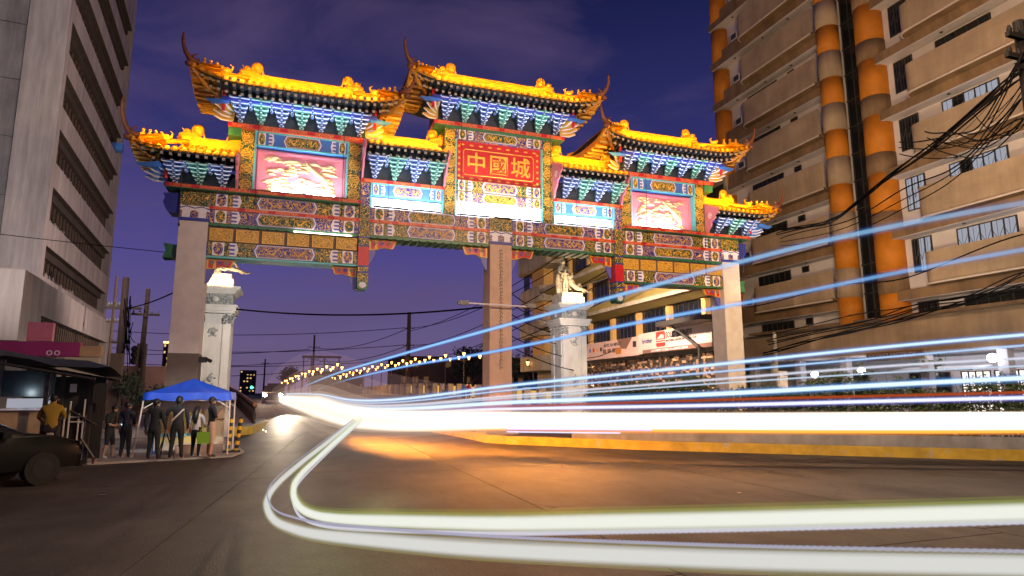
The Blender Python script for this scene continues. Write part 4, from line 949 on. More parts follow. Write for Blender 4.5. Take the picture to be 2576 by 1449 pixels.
# ================================================================== building with the banner
m_cream = mat('cream_concrete', (.46, .40, .31), .85, .18, .8, bump=.15, streak=2)
m_olive = mat('olive_soffit', (.36, .29, .09), .85, .15, 1.2)
m_ypil = mat('yellow_pilaster', (.66, .42, .14), .8, .12, 2)
shop = thing('shophouse', 'cream commercial building behind the gate with yellow pilasters and printed banner', 'building')
q = MB(); q.prism([(23.6, 29.8), (23.75, 29.8), (37.5, 48.2), (37.5, 60), (23.6, 60)], 0, 15.2, 'z'); q.build('wall', m_cream, shop)
for i, (z0, z1) in enumerate(((5.6, 7.3), (8.95, 10.6), (12.2, 13.8))):
    bx('window_recess', m_frame, shop, 23.57, 23.598, 30, 53.5, z0, z1)
    for k in range(6):
        y0 = 31.9+k*3.85
        if y0+3.4 > 54: continue
        window(shop, 23.5, y0+.28, y0+3.55, z0, z1, 6 if i == 0 else 5)
    for k in range(7):
        y = 31.95+k*3.85
        if y < 54: bx('pilaster', m_ypil, shop, 23.2, 23.569, y-.2, y+.2, z0, z1)
    zb = z1
    q = MB(); q.prism([(23.0, zb+.42), (21.7, zb+.42), (21.7, zb+.22), (23.0, zb)], 29.9, 54, 'y'); q.build('eave', m_olive, shop)
    bx('eave_edge', m_cream, shop, 21.55, 21.7, 29.9, 54, zb+.2, zb+.46)
    bx('spandrel', m_olive, shop, 22.95, 23.59, 29.9, 54, zb+.43, zb+1.3)
# tile-clad stair pier at the far end, brick by brick
pier = bx('tiled_pier', m_ypil, shop, 22.6, 23.59, 55.6, 58.6, 4.6, 13.9)
m_til = mat('yellow_wall_tile', (.62, .38, .12), .55, .2, 4)
first = None
for r in range(36):
    for c in range(5):
        if first is None: q = MB(); q.box(-.03, 0, .01, .58, .015, .235); first = q.build('tile', m_til, pier)
        else: first2 = link('tile', first.data, pier); first2.location = (22.6, 55.6+c*.6, 4.7+r*.255)
first.location = (22.6, 58.0-2.4, 4.7)
for z0, z1 in ((3.75, 5.15), (7.0, 8.5), (10.2, 11.7), (13.4, 15.2)):
    q = MB(); q.prism([(22.3, 54.8), (22.0, 55.3), (22.0, 60.5), (22.4, 61.2), (24, 61.2), (24, 54.8)] if z0 < 13 else [(21.8, 53), (21.8, 60.6), (22.3, 61.3), (24, 61.3), (24, 53)], z0, z1, 'z'); q.build('balcony', m_cream, shop)
window(shop, 22.4, 58.8, 60.3, 5.3, 6.9, 3); window(shop, 22.4, 58.8, 60.3, 8.6, 10.1, 3); window(shop, 22.4, 58.8, 60.3, 11.8, 13.3, 3)
# ground floor: glittering shell screens
m_glit = mat('shell_screen', (.55, .36, .22), .12, .7, 9, spec=.8)
m_glit2 = mat('shell_screen_dark', (.10, .07, .05), .2, .6, 9)
scn = bx('ground_floor_front', m_frame, shop, 23.3, 23.59, 29.9, 54.5, .2, 4.1)
protos = []
for mm in (m_glit, m_glit2):
    q = MB(); q.box(-.03, 0, -.15, .15, -.07, .07, 0); q.add([(-.04, -.13, -.05), (-.04, .13, -.06), (-.055, .1, .06), (-.045, -.12, .05)], [(0, 1, 2, 3)]); o = q.build('shell_panel', mm, scn); o.location = (23.3, 30.1 if mm == m_glit else 30.5, 3.9); protos.append(o)
rr = random.Random(3)
q = MB()
for r in range(14):
    for c in range(70):
        y = 30.1+c*.345; z = 3.95-r*.165
        if rr.random() < .12: continue
        m = 0 if rr.random() < .6 else 1; a, b2, dd = rr.uniform(-.05, .05), rr.uniform(-.06, .06), rr.uniform(0, .04)
        q.add([(23.27-dd+a, y-.15, z-.07), (23.27-dd-a, y+.15, z-.07), (23.27-dd-a+b2, y+.15, z+.07), (23.27-dd+a+b2, y-.15, z+.07)], [(0, 1, 2, 3)], m)
o = q.build('shell_screen', [m_glit, m_glit2], scn); stuff(o)
# the banner
m_ban = mat('banner_vinyl', (.70, .56, .52), .6, .06, 1)
m_bpk = mat('banner_pink', (.72, .50, .44), .6, .06, 1)
m_ink = mat('banner_ink', (.03, .03, .035), .6, .1, 5); m_inkb = mat('banner_navy', (.03, .05, .2), .6, .1, 5); m_inkr = mat('banner_red', (.62, .04, .03), .6, .1, 5); m_inkt = mat('banner_brown', (.22, .12, .09), .6, .1, 5)
ban = thing('banner', 'long pink and white printed shop banner with red logo behind the right gate pillar', 'banner')
bx('left_sheet', m_bpk, ban, 22.4, 22.45, 38.2, 46.3, 4.22, 5.5); bx('right_sheet', m_ban, ban, 22.4, 22.45, 30.2, 38.195, 4.28, 5.62)
bx('end_sheet', m_vio, ban, 22.42, 22.47, 46.31, 47.6, 4.15, 5.4)
bx('footer_strip', m_inkt, ban, 22.385, 22.399, 30.2, 37.7, 4.28, 4.52)
rot = (PI/2, 0, -PI/2)
def bt(body, size, m, y, z, sx=1, bold=0): return text('lettering', body, size, m, ban, (22.39, y, z), rot, .004, sx=sx, bold=bold)
bt('SOLID BUSINESS', .50, m_ink, 34.85, 5.12, .78, .012); bt('MACHINES CENTER, INCORPORATED', .2, m_ink, 34.85, 4.86, .95, .004); bt('AUTHORIZED DISTRIBUTOR & SERVICE CENTER', .19, m_wht, 36.6, 4.33, 1.0, .003).location.x = 22.38
bt('brother', .42, m_inkb, 37.7, 4.95, .95, .01); bt('MAKE AN IMPACT', .34, m_ink, 43.2, 5.06, .95, .004)
lg = MB(); lg.prism([(35.0, 4.62), (35.9, 4.62), (35.98, 4.7), (35.98, 5.5), (35.9, 5.58), (35.0, 5.58), (34.92, 5.5), (34.92, 4.7)], 22.386, 22.399, 'x'); lo = lg.build('logo', m_inkr, ban)
lg = MB(); lg.prism([(35.9, 5.12), (35.4, 5.4), (35.1, 5.36), (35.04, 5.12)], 22.376, 22.385, 'x'); lg.box(22.376, 22.385, 34.92, 35.98, 5.0, 5.06); lg.box(22.376, 22.385, 34.92, 35.98, 4.86, 4.92); lg.build('logo_stripe', m_ban, lo)
for i, cc in enumerate((m_lblue, m_inkr, m_gold, m_ink)):
    q = MB(); q.prism([(45.6-i*.62+.17*math.cos(a), 4.95+.17*math.sin(a)) for a in [k*PI/7 for k in range(14)]], 22.388, 22.399, 'x'); q.build('ink_dot', cc, ban)
    bx('printer_picture', m_inkt, ban, 22.388, 22.399, 42.9-i*.72, 43.4-i*.72, 4.6, 4.9)
q = MB(); q.prism([(41.2, 5.5), (39.0, 5.5), (39.9, 4.75), (40.6, 4.8)], 22.389, 22.399, 'x'); q.build('photo_print', m_inkt, ban); bx('photo_print', m_org, ban, 22.386, 22.388, 40.6, 41.4, 4.45, 4.85); bx('photo_print', m_ink, ban, 22.386, 22.399, 38.5, 38.95, 4.8, 5.2)
# small steel canopy standing in front of the shops
q = MB(); q.box(20.8, 22.3, 29.0, 33.4, 5.62, 5.9); cn = tag(q.build('street_canopy', m_frame), 'dark steel canopy above the banner beside the right gate pillar', 'canopy')
q = MB(); q.tube([(21.4, 32.6, 5.6), (21.8, 30.6, 4.2)], .07, 6); q.tube([(21.8, 30.6, 4.2), (21.8, 30.6, 0)], .08, 8); q.build('strut', m_frame, cn)

# ================================================================== concrete building on the left
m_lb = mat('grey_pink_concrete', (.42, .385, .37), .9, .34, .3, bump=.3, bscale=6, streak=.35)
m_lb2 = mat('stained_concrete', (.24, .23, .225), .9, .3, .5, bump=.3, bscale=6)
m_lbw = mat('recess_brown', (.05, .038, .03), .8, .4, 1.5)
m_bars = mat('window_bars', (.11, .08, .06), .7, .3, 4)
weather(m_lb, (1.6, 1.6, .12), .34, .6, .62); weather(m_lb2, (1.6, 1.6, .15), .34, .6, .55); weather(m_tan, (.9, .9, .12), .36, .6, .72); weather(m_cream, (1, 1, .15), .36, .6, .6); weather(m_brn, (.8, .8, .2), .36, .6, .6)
lb = thing('office_block', 'tall stained concrete block with long dark strip windows at the left', 'building', (-12.0, 37.7, 0), math.atan2(19.4, -1.5))
Ls = 19.46
strips = [(7.7, 9.3), (10.6, 12.45), (13.75, 15.65), (16.9, 18.8), (20.0, 21.9), (23.1, 25.0), (26.2, 28.1), (29.3, 31.2)]
zz = [6.4]+[v for s in strips for v in s]+[36]
for i in range(0, len(zz), 2): bx('wall_band', m_lb, lb, 0, Ls, 0, .7, zz[i], zz[i+1])
bx('far_end_pier', m_lb, lb, Ls-.7, Ls+.02, -.012, .72, 6.3, 36)
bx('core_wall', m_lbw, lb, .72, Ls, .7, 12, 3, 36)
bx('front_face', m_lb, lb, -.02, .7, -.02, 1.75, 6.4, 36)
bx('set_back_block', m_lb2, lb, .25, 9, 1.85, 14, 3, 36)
for k in range(8):
    bx('panel_joint', m_frame, lb, .235, .249, 1.86, 13, 8.5+3.1*k, 8.53+3.1*k); bx('window', m_glass, lb, .22, .248, 3.4, 5.6, 9.2+3.1*k, 10.9+3.1*k)
for z0, z1 in strips:
    w = link('strip_window', None, lb); n = 11
    bx('soffit', m_lbw, w, .701, Ls-.701, .012, .69, z1-.02, z1-.003)  # thin dark sheet added so the band's underside stays dark
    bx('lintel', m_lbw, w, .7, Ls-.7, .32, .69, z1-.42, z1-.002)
    for j in range(n):
        x0, x1 = .72+(Ls-1.4)*j/n, .72+(Ls-1.4)*(j+1)/n; bx('pane', m_glass, w, x0+.05, x1-.05, .6, .64, z0+.02, z1-.42)
    q = MB()
    for j in range(n*2+1):
        x = .72+(Ls-1.42)*j/(2*n); q.box(x-.03, x+.03, .5, .66, z0, z1-.42)
    q.box(.72, Ls-.7, .48, .67, z0+.35, z0+.4); q.build('mullion', m_bars, w)
rr = random.Random(11)
for s, (a, b) in ((1, (1.2, 5)), (0, (1.5, 9)), (2, (3, 12))):
    q = MB()
    for j in range(24):
        x = rr.uniform(a, b); q.box(x, x+.13, .2, .24, strips[s][0]-.02, strips[s][0]+rr.uniform(.15, .4))
    stuff(q.build('sill_grille', m_lb, lb))
op = bx('open_casement', m_lblue, lb, 16.2, 16.9, -.5, .2, strips[4][0]+.05, strips[4][0]+.6)
# podium
bx('podium_fascia', m_lb, lb, -8.3, 12.3, -1.5, .6, 5.05, 6.5)
bx('podium_corner', m_lb, lb, -8.32, -5.3, -1.52, 10, 3.75, 6.52)
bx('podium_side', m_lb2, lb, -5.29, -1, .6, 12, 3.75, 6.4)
bx('podium_end', m_lb, lb, 11.4, 12.32, -1.49, .6, 0, 5.05)
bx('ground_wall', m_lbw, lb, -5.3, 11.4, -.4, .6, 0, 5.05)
q = link('louvre_window', None, lb)
for j in range(36): bx('fin', m_bars, q, -5.1+j*.45, -5.1+j*.45+.13, -1.15, -.42, 2.9, 5.04)
bx('sill', m_bars, q, -5.2, 11.2, -1.2, -.42, 3.4, 3.47)
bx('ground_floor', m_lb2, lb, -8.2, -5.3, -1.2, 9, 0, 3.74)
# ================================================================== bridge, lamps and what lies beyond
m_rail = mat('bridge_rail_iron', (.05, .03, .025), .6, .3, 5)
m_pinkc = mat('ramp_concrete', (.36, .28, .25), .85, .2, 1)
def deck(y): return 1.45*math.sin(PI*max(0, min(1, (y-33)/110)))
def bxl(y): return -1.3-.117*(y-33)
def bxr(y): return 21.6-.119*(y-33)
bridge = thing('bridge', 'humped road bridge with balustrades and rows of lit lanterns beyond the gate', 'bridge')
q = MB(); vs = []
Y_ = [33.2+i*4 for i in range(28)]
for y in Y_:
    for x in (bxl(y)+.4, bxr(y)-.4): vs += [(x, y, deck(y)), (x, y, deck(y)-.6)]
fs = []
for i in range(len(Y_)-1):
    a = i*4; fs += [(a, a+2, a+6, a+4), (a, a+4, a+5, a+1), (a+2, a+3, a+7, a+6)]
q.add(vs, fs); q.build('deck', m_road, bridge)
q = MB()
for i in range(len(Y_)-1):
    y0, y1 = Y_[i], Y_[i+1]
    q.add([(bxl(y0)-3, y0, deck(y0)+.45), (bxl(y0)+.2, y0, deck(y0)+.25), (bxl(y1)+.2, y1, deck(y1)+.25), (bxl(y1)-3, y1, deck(y1)+.45), (bxl(y0)+.2, y0, -.1), (bxl(y1)+.2, y1, -.1)], [(0, 1, 2, 3), (1, 4, 5, 2)])
q.build('walkway', m_pinkc, bridge)
m_ledw = emis('kerb_reflector', (1, .75, .45), 5)
first = fb = None
for i in range(46):
    y = 33.5+i*1.15; x = bxl(y)
    if first is None:
        q = MB(); q.lathe([(.09, 0), (.06, .12), (.10, .4), (.05, .62), (.06, .74), (.11, .8), (.11, .9)], (0, 0, 0), 8); first = o = q.build('baluster', m_rail, bridge, True)
    else: o = link('baluster', first.data, bridge)
    o.location = (x, y, deck(y)+.26)
q = MB(); P = [(bxl(y), y, deck(y)+1.18) for y in [33.3+k*2 for k in range(27)]]; q.tube(P, .1, 6); q.build('handrail', mat('rail_cap', (.35, .14, .05), .6, .2, 4), bridge)
q = MB()
for k in range(22): y = 31+k*1.3; q.ell((bxl(y)+.34, y, max(.02, deck(y)+.06)), .035, 6, 4)
stuff(q.build('kerb_reflector', m_ledw, bridge))
m_bal = mat('balustrade_stone', (.40, .32, .22), .8, .2, 2)
m_ballit = emis('panel_lamplight_glow', (1, .56, .12), .8)  # lamplight falling on the panels is put in as their own glow
for i in range(26):
    y = 44+i*2.6; x = bxr(y)
    p = bx('balustrade_post', m_bal, bridge, x-.3, x+.3, y-.3, y+.3, deck(y)-.2, deck(y)+1.45)
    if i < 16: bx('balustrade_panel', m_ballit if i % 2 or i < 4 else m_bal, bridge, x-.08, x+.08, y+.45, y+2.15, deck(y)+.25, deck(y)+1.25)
    else: bx('balustrade_panel', m_bal, bridge, x-.08, x+.08, y+.32, y+2.28, deck(y)+.2, deck(y)+1.2)
m_lant = emis('lantern_glass', (1, .42, .10), 9)
proto = None
def lamp_tree(loc):
    global proto
    if proto is None:
        t = thing('street_lamp', 'two-armed lantern lamp lit orange on the bridge', 'street lamp', (0, 0, 0), 0, 'lantern lamps along the bridge')
        q = MB(); q.lathe([(.16, 0), (.12, .3), (.07, .5), (.055, 2.9), (.09, 3.0), (.03, 3.2)], (0, 0, 0), 8); q.tube([(-.55, 0, 3.05), (0, 0, 2.95), (.55, 0, 3.05)], .035, 5); q.build('lamp_post', m_rail, t)
        for x in (-.55, 0, .55):
            q = MB(); zb = 3.1 if x else 3.5; q.lathe([(.06, zb), (.17, zb+.3), (.05, zb+.42)], (x, 0, 0), 7); g = q.build('lantern', m_lant, t)
            q = MB(); q.lathe([(.2, zb+.34), (.04, zb+.55)], (x, 0, 0), 7); q.build('lantern_cap', m_rail, g)
        proto = t
    else: t = copy_tree(proto)
    t.location = loc; return t
def copy_tree(o, parent=None):
    c = o.copy(); COL.objects.link(c)
    if parent is not None: c.parent = parent
    for ch in list(o.children): copy_tree(ch, c)
    return c
lamps = []
for i in range(17):
    y = 60.5+i*5.6; lamps.append(lamp_tree((bxr(y), y, deck(y)+.9)))
for i in range(8): y = 84+i*7.5; lamps.append(lamp_tree((bxr(y)-9.5, y, deck(y)+.1)))
o = copy_tree(proto); o.location = (22.2, 57.5, 1.2); o['label'] = 'single large orange lantern lamp between the middle pillar and right pylon'; lamps.append(o)
lamps[0]['label'] = 'nearest orange lantern lamp, just left of the middle gate pillar'
lamp('lantern_light', 'POINT', (16.5, 62, 4.6), 700, (1, .52, .18), .3); lamp('lantern_light', 'POINT', (10, 95, 4.6), 900, (1, .52, .18), .3)
lamp('lantern_light', 'POINT', (-2, 60, 4.5), 800, (1, .6, .35), .3)
m_far = mat('distant_building', (.07, .05, .05), .9, .3, .2); m_farl = emis('distant_window', (1, .62, .25), .9); m_farw = emis('dim_warehouse_bay', (1, .5, .2), .10)
def far_block(label, x0, x1, y, z, win, mm=m_far, zb=0, rows=4, cols=7, lm=None):
    b = bx('building', mm, None, x0, x1, y, y+12, zb, z); tag(b, label, 'building')
    rr = random.Random(int(x0*7+y))
    for r in range(rows):
        for c in range(cols):
            if rr.random() > win: continue
            xa = x0+(x1-x0)*(c+.25)/cols; xb = xa+(x1-x0)*.5/cols; za = zb+(z-zb)*(r+.3)/rows
            bx('window', lm or m_farl, b, xa, xb, y-.06, y-.01, za, za+(z-zb)*.4/rows)
    return b
far_block('long dark warehouse with faint amber bays behind the bridge lanterns', 17, 46, 104, 7.6, .5, rows=3, cols=16, lm=m_farw)
far_block('low dark market hall left of the warehouse beyond the bridge', 6, 16.5, 150, 6.5, .5, rows=3, cols=12, lm=m_farw)
far_block('slim far tower with golden edge lights left of the gate', -27.4, -24.6, 168, 13.4, .6, rows=9, cols=4)
q = MB()
for z in range(9): q.box(-24.62, -24.5, 167.8, 168.1, 5+z, 5.6+z)
q.box(-27.4, -24.5, 167.8, 168, 13.2, 13.6); stuff(q.build('edge_light', emis('golden_edge_light', (1, .6, .15), 5), bpy.data.objects['building.002']))
far_block('grey skyline tower with a mast beyond the bridge', -27, -18, 430, 15.5, .3, rows=8, cols=5)
far_block('pink-lit two-storey house behind the utility pole', -16.5, -10.0, 66, 4.15, .55, mat('pink_house', (.42, .27, .23), .9, .2, .6), rows=2, cols=4, lm=m_glass)
q = MB(); q.box(-12.6, -11.9, 64.5, 65.2, 0, 6.1); tag(q.build('chimney_stack', m_bars), 'square brown chimney rising in front of the pink house', 'chimney')
# electricity frame and poles beyond the bridge
m_pyl = mat('rusty_steel', (.30, .12, .10), .8, .2, 3); m_wire = mat('cable_black', (.004, .004, .005), .8, .2, 5, spec=.05); m_pole = mat('pole_wood', (.12, .08, .06), .85, .3, 2)
t = thing('substation_frame', 'reddish steel portal frame of a substation against the dusk', 'frame')
for x in (3.6, 5.3, 8.2, 11.5): bx('upright', m_pyl, t, x-.12, x+.12, 156, 156.3, 3, 10)
bx('crossbeam', m_pyl, t, 3.2, 12, 155.95, 156.35, 9.7, 10.2)
q = MB(); q.tube([(5.3, 156, 6.5), (8.2, 156, 9.7), (11.5, 156, 6.5)], .07, 5); q.build('brace', m_pyl, t)
def pole(name, label, x, y, z, r, arms, cat='utility pole', lean=0, group=None):
    t = thing(name, label, cat, (x, y, 0), 0, group)
    q = MB(); q.tube([(0, 0, 0), (lean, 0, z)], [r, r*.7], 9); q.build('shaft', m_wire if z == 9.0 else m_pole, t)
    for za, L in arms:
        a = bx('crossarm', m_wire if z == 9.0 else m_pole, t, lean*za/z-L, lean*za/z+L, -.12, -.04, za, za+.1)
        for s in (-.85, -.4, .4, .85):
            q = MB(); q.lathe([(.04, 0), (.05, .05), (.02, .14)], (lean*za/z+s*L, -.08, za+.1), 6); q.build('insulator', m_wire if z == 9.0 else m_cgrey, a)
    return t
pole('utility_pole', 'tall brown pole right of centre rising over the bridge lanterns', 15.9, 89.5, 12.9, .36, ((10.6, .8), (8.2, .8), (6.2, .8)))
pole('utility_pole', 'far pole standing behind the steel portal frame', 5.0, 136, 13.3, .25, ((10.8, 1.2), (8.4, 1.2), (6.0, 1.2)))
pole('utility_pole', 'thin far pole left of the steel portal frame', -4.5, 150, 9, .2, ((8, .8),))
# left pole cluster
p = pole('utility_pole', 'leaning wooden pole with drum clusters beside the concrete block', -7.25, 34, 7.1, .2, ((5.6, .75), (4.0, .4)), lean=-.1)
q = MB()
for z in (3.2, 3.5, 3.75): q.ell((.55, -.1, z), (.16, .14, .17), 9, 6)
q.build('transformer', m_frame, p)
q = MB(); rr = random.Random(2)
for i in range(14): q.tube(catenary((rr.uniform(-.1, .2), -.2, rr.uniform(3, 6.4)), (rr.uniform(.1, .7), -.25, rr.uniform(1.4, 5)), rr.uniform(.1, .5), 8), .018, 4)
stuff(q.build('tangled_cable', m_wire, p))
pole('utility_pole', 'second wooden pole close behind the leaning one', -6.55, 34.6, 6.7, .14, ((5.4, .6),), lean=.05)
pole('utility_pole', 'thin grey pole at the corner of the concrete block', -9.25, 40.7, 8.2, .1, ((6.5, .3), (5.6, .3)))
bx_ = tag(bx('wooden_post', m_pole, None, -7.0, -6.55, 31, 31.4, 0, 3.4), 'broad brown timber post beside the leaning pole base', 'post')
# wires against the sky
def wire(label, a, b, sag, r=.016, group='overhead wires'):
    q = MB(); q.tube(catenary(a, b, sag, 18), r, 5); return tag(q.build('overhead_wire', m_wire), label, 'wire', group)
wire('thick black cable sagging from the left pylon to the middle pillar', (-2.3, 29.2, 5.25), (6.7, 22.5, 4.85), .28, .035, None)
wire('cable running from the left pole to the left gate pillar', (-7.3, 34, 5.65), (-3.6, 23.2, 5.0), .1, .025, None)
wire('thin cable crossing the concrete block to the left pillar', (-13, 26, 7.4), (-3.65, 23.2, 6.3), .05, .012, None)
for i, z in enumerate((10.7, 8.3, 6.3)):
    lv = ('uppermost', 'middle', 'lowest')[i]
    wire(lv+' wire strung from the tall brown pole to the far pole behind the portal frame', (15.9, 89.5, z), (5.0, 136, z), 1.2, .05)
    wire(lv+' wire running from the tall brown pole past the left pylon', (15.2, 89.5, z), (-40, 110, z+1.5), 1.6, .045)
    wire(lv+' wire from the tall brown pole down behind the middle pillar', (16.4, 89.5, z), (21, 34, z+2.5), 1.6, .04)
    wire(lv+' wire leaving the far pole behind the portal frame towards the left', (4.2, 136, z-.3), (-60, 150, z+1), 1.8, .06)
    wire(lv+' wire from the tall brown pole to the shophouse front', (16.2, 89.5, z-.4), (23, 40, z+4.5), 1.4, .04)
for i in range(6): wire(('topmost', 'second', 'third', 'fourth', 'fifth', 'lowest')[i]+' of six slack cables strung from the middle pillar to the shophouse', (8.1, 23.4, 5.6-.42*i), (21.7, 48-2*i, 9.2-1.1*i), .8, .022, 'cables from the middle pillar')
# middle pillar camera arm
arm = link('camera_arm', None, gate)
q = MB(); q.tube([(-1.35, -.25, 5.0), (1.35, -.25, 4.95)], .03, 6); q.build('tube', m_wht, arm)
for x in (-1.35, 1.3):
    q = MB(); q.box(x-.28, x+.05, -.33, -.17, 4.92, 5.08); q.ell((x-.3, -.25, 5.0), .07, 8, 5); q.build('camera_head', m_cgrey, arm)
q = MB(); q.box(-10.18, -9.95, .1, .25, 2.72, 2.9); q.tube([(-10.0, .15, 2.85), (-9.8, .1, 2.75)], .06, 6); q.build('pillar_camera', m_dark, gate)
# trees against the sky and dark shrubs
m_leafd = mat('dark_leaf', (.03, .05, .025), .7, .5, 3)
m_leaf = mat('hedge_leaf', (.045, .085, .028), .55, .5, 2)
def leaves(q, c, r, n, s, rr, m=0):
    for i in range(n):
        while True:
            u = Vector((rr.uniform(-1, 1), rr.uniform(-1, 1), rr.uniform(-1, 1)))
            if .25 < u.length < 1: break
        p = Vector((c[0]+u.x*r[0], c[1]+u.y*r[1], c[2]+u.z*r[2])); a = Vector((rr.gauss(0, 1), rr.gauss(0, 1), rr.gauss(0, 1))).normalized(); b = a.orthogonal().normalized(); z = s*rr.uniform(.6, 1.3)
        q.add([p, p+a*z*.5+b*z*.24, p+a*z, p+a*z*.5-b*z*.24], [(0, 1, 2, 3)], m)
def tree(label, x, y, h, r, n, s, seed, group=None):
    rr = random.Random(seed); t = thing('tree', label, 'tree', (x, y, 0), 0, group)
    q = MB(); q.tube([(0, 0, 0), (.1, 0, h*.4), (-.05, .1, h*.75)], [r*.09, r*.06, r*.03], 7)
    for i in range(5): a = i*1.3; q.tube([(.05, 0, h*(.4+.06*i)), (r*.6*math.cos(a), r*.6*math.sin(a), h*(.65+.06*i))], [r*.04, r*.012], 5)
    q.build('trunk', m_pole, t); q = MB()
    for i in range(12): a = rr.uniform(0, 6.28); d = rr.uniform(0, .75)*r; leaves(q, (d*math.cos(a), d*math.sin(a), h*rr.uniform(.6, .97)), (r*.42, r*.42, h*.13), n//12, s, rr)
    q.build('crown', m_leafd, t)
tree('dark round tree left of the middle pillar below the lanterns', 24.5, 88, 7.6, 3.6, 1600, .5, 1)
tree('dark tree between the middle pillar and the shophouse', 24.2, 64, 6.0, 2.2, 1300, .35, 2)
tree('small pale tree at the left end of the bridge lanterns', .5, 140, 6.6, 3.2, 900, .6, 3)
tree('bushy dark tree at the bridge foot behind the headlights', 6.5, 122, 5.2, 3.5, 900, .5, 4)
tree('thin tree beside the left pylon at the bridge', -5.2, 50, 4.1, 1.1, 500, .18, 5)
for i, (x, y) in enumerate(((-9.2, 30.5), (-8.0, 31.5), (-6.0, 30.6), (-5.2, 30.2), (-4.6, 30.4))):
    tree(['leftmost dark street plant by the concrete block', 'taller street plant next to the leftmost one by the poles', 'street plant in the middle of the row by the poles', 'short street plant right of the middle one by the poles', 'street plant nearest the blue canopy at the left pillar'][i], x, y, 1.9+.35*(i % 3), .7, 420, .16, 20+i, 'street plants by the poles')
# ================================================================== hedge on the planter
def hedge(label, P, z0, zt, w, n, seed, pieces=None):
    rr = random.Random(seed); t = thing('hedge', label, 'hedge'); q = MB(); L = []
    for i in range(len(P)-1): L.append(((Vector(P[i+1])-Vector(P[i])).length, Vector(P[i]), Vector(P[i+1])))
    tot = sum(l[0] for l in L); lf = 0
    while lf < n:
        u = rr.uniform(0, tot); 
        for l, a, b in L:
            if u <= l: break
            u -= l
        p = a.lerp(b, u/l); d = rr.uniform(-w, w); nx = Vector((-(b-a).y, (b-a).x)).normalized()
        top = zt+.22*math.sin(p.x*1.7)+.16*math.sin(p.x*4.1+1)+.1*math.sin(p.x*9); z = z0+(top-z0)*rr.random()**.8
        leaves(q, (p.x+nx.x*d, p.y+nx.y*d, z), (.16, .16, .12), 7, .115, rr); lf += 7
    stuff(q.build('foliage', m_leaf, t)); q = MB()
    for i in range(int(tot*5)):
        u = i/5; 
        for l, a, b in L:
            if u <= l: break
            u -= l
        p = a.lerp(b, min(1, u/l)); q.tube([(p.x, p.y, .2), (p.x+rr.uniform(-.15, .15), p.y, zt*.6), (p.x+rr.uniform(-.3, .3), p.y+rr.uniform(-.2, .2), zt+rr.uniform(-.2, .4))], [.018, .012, .005], 4)
    stuff(q.build('stem', m_pole, t))
    return t
hedge('dense dark leafy hedge above the grey planter wall at the right', [(9.8, 20.1), (11.5, 18.6), (14.6, 15.9), (18.8, 12.5), (24, 8.4)], .5, 2.0, .55, 46000, 5)
hedge('low flowering shrubs between the middle pillar and the right pylon', [(7.6, 26), (9.5, 22.3), (11.6, 20.2)], .25, 1.05, .6, 5000, 6)
hedge('long dark shrub bed along the bridge approach left of the middle pillar', [(6.6, 34), (8.5, 44), (9.5, 58)], .25, 1.25, .8, 6000, 7)
q = MB(); rr = random.Random(9)
for x, y, h in ((17.6, 13.6, 2.75), (16.2, 14.9, 2.5), (19.6, 12.2, 2.45)):
    q.tube([(x, y, .3), (x+.1, y, h-.2)], [.02, .008], 5, 1); leaves(q, (x+.1, y, h-.15), (.3, .3, .25), 45, .17, rr)
tag(q.build('shrub', [m_leaf, m_pole]), 'taller sprigs standing above the hedge before the shop lights', 'shrub')
# iron fence along the planter
fz = thing('planter_fence', 'thin dark iron railing on the planter wall behind the thick light band', 'fence')
first = None
for i in range(46):
    u = i/45*14.0; A, B = Vector((10.9, 18.15, 0)), Vector((24.3, 7.2, 0)); p = A.lerp(B, i/45)
    if first is None: q = MB(); q.tube([(0, 0, .5), (0, 0, .98)], .012, 4); first = o = q.build('upright', m_frame, fz)
    else: o = link('upright', first.data, fz)
    o.location = p
q = MB(); q.tube([(10.9, 18.15, .97), (24.3, 7.2, .97)], .015, 5); q.build('top_rail', m_frame, fz)
m_spot = emis('ground_spot_glass', (1, .62, .32), 14)
for i, (u, lb_) in enumerate(((.14, 'small warm ground light at the left end of the planter wall'), (.42, 'bright low ground lamp among the hedge stems'), (.62, 'tiny warm ground light farther right on the planter wall'))):
    p = Vector((10.9, 18.2, 0)).lerp(Vector((24.3, 7.25, 0)), u*.55); q = MB(); q.lathe([(.06, 0), (.07, .1), (.05, .12)], (p.x, p.y, .56), 8, 0); q.ell((p.x, p.y, .7), .05, 8, 5, 1); tag(q.build('ground_light', [m_dark, m_spot], None), lb_, 'ground light')
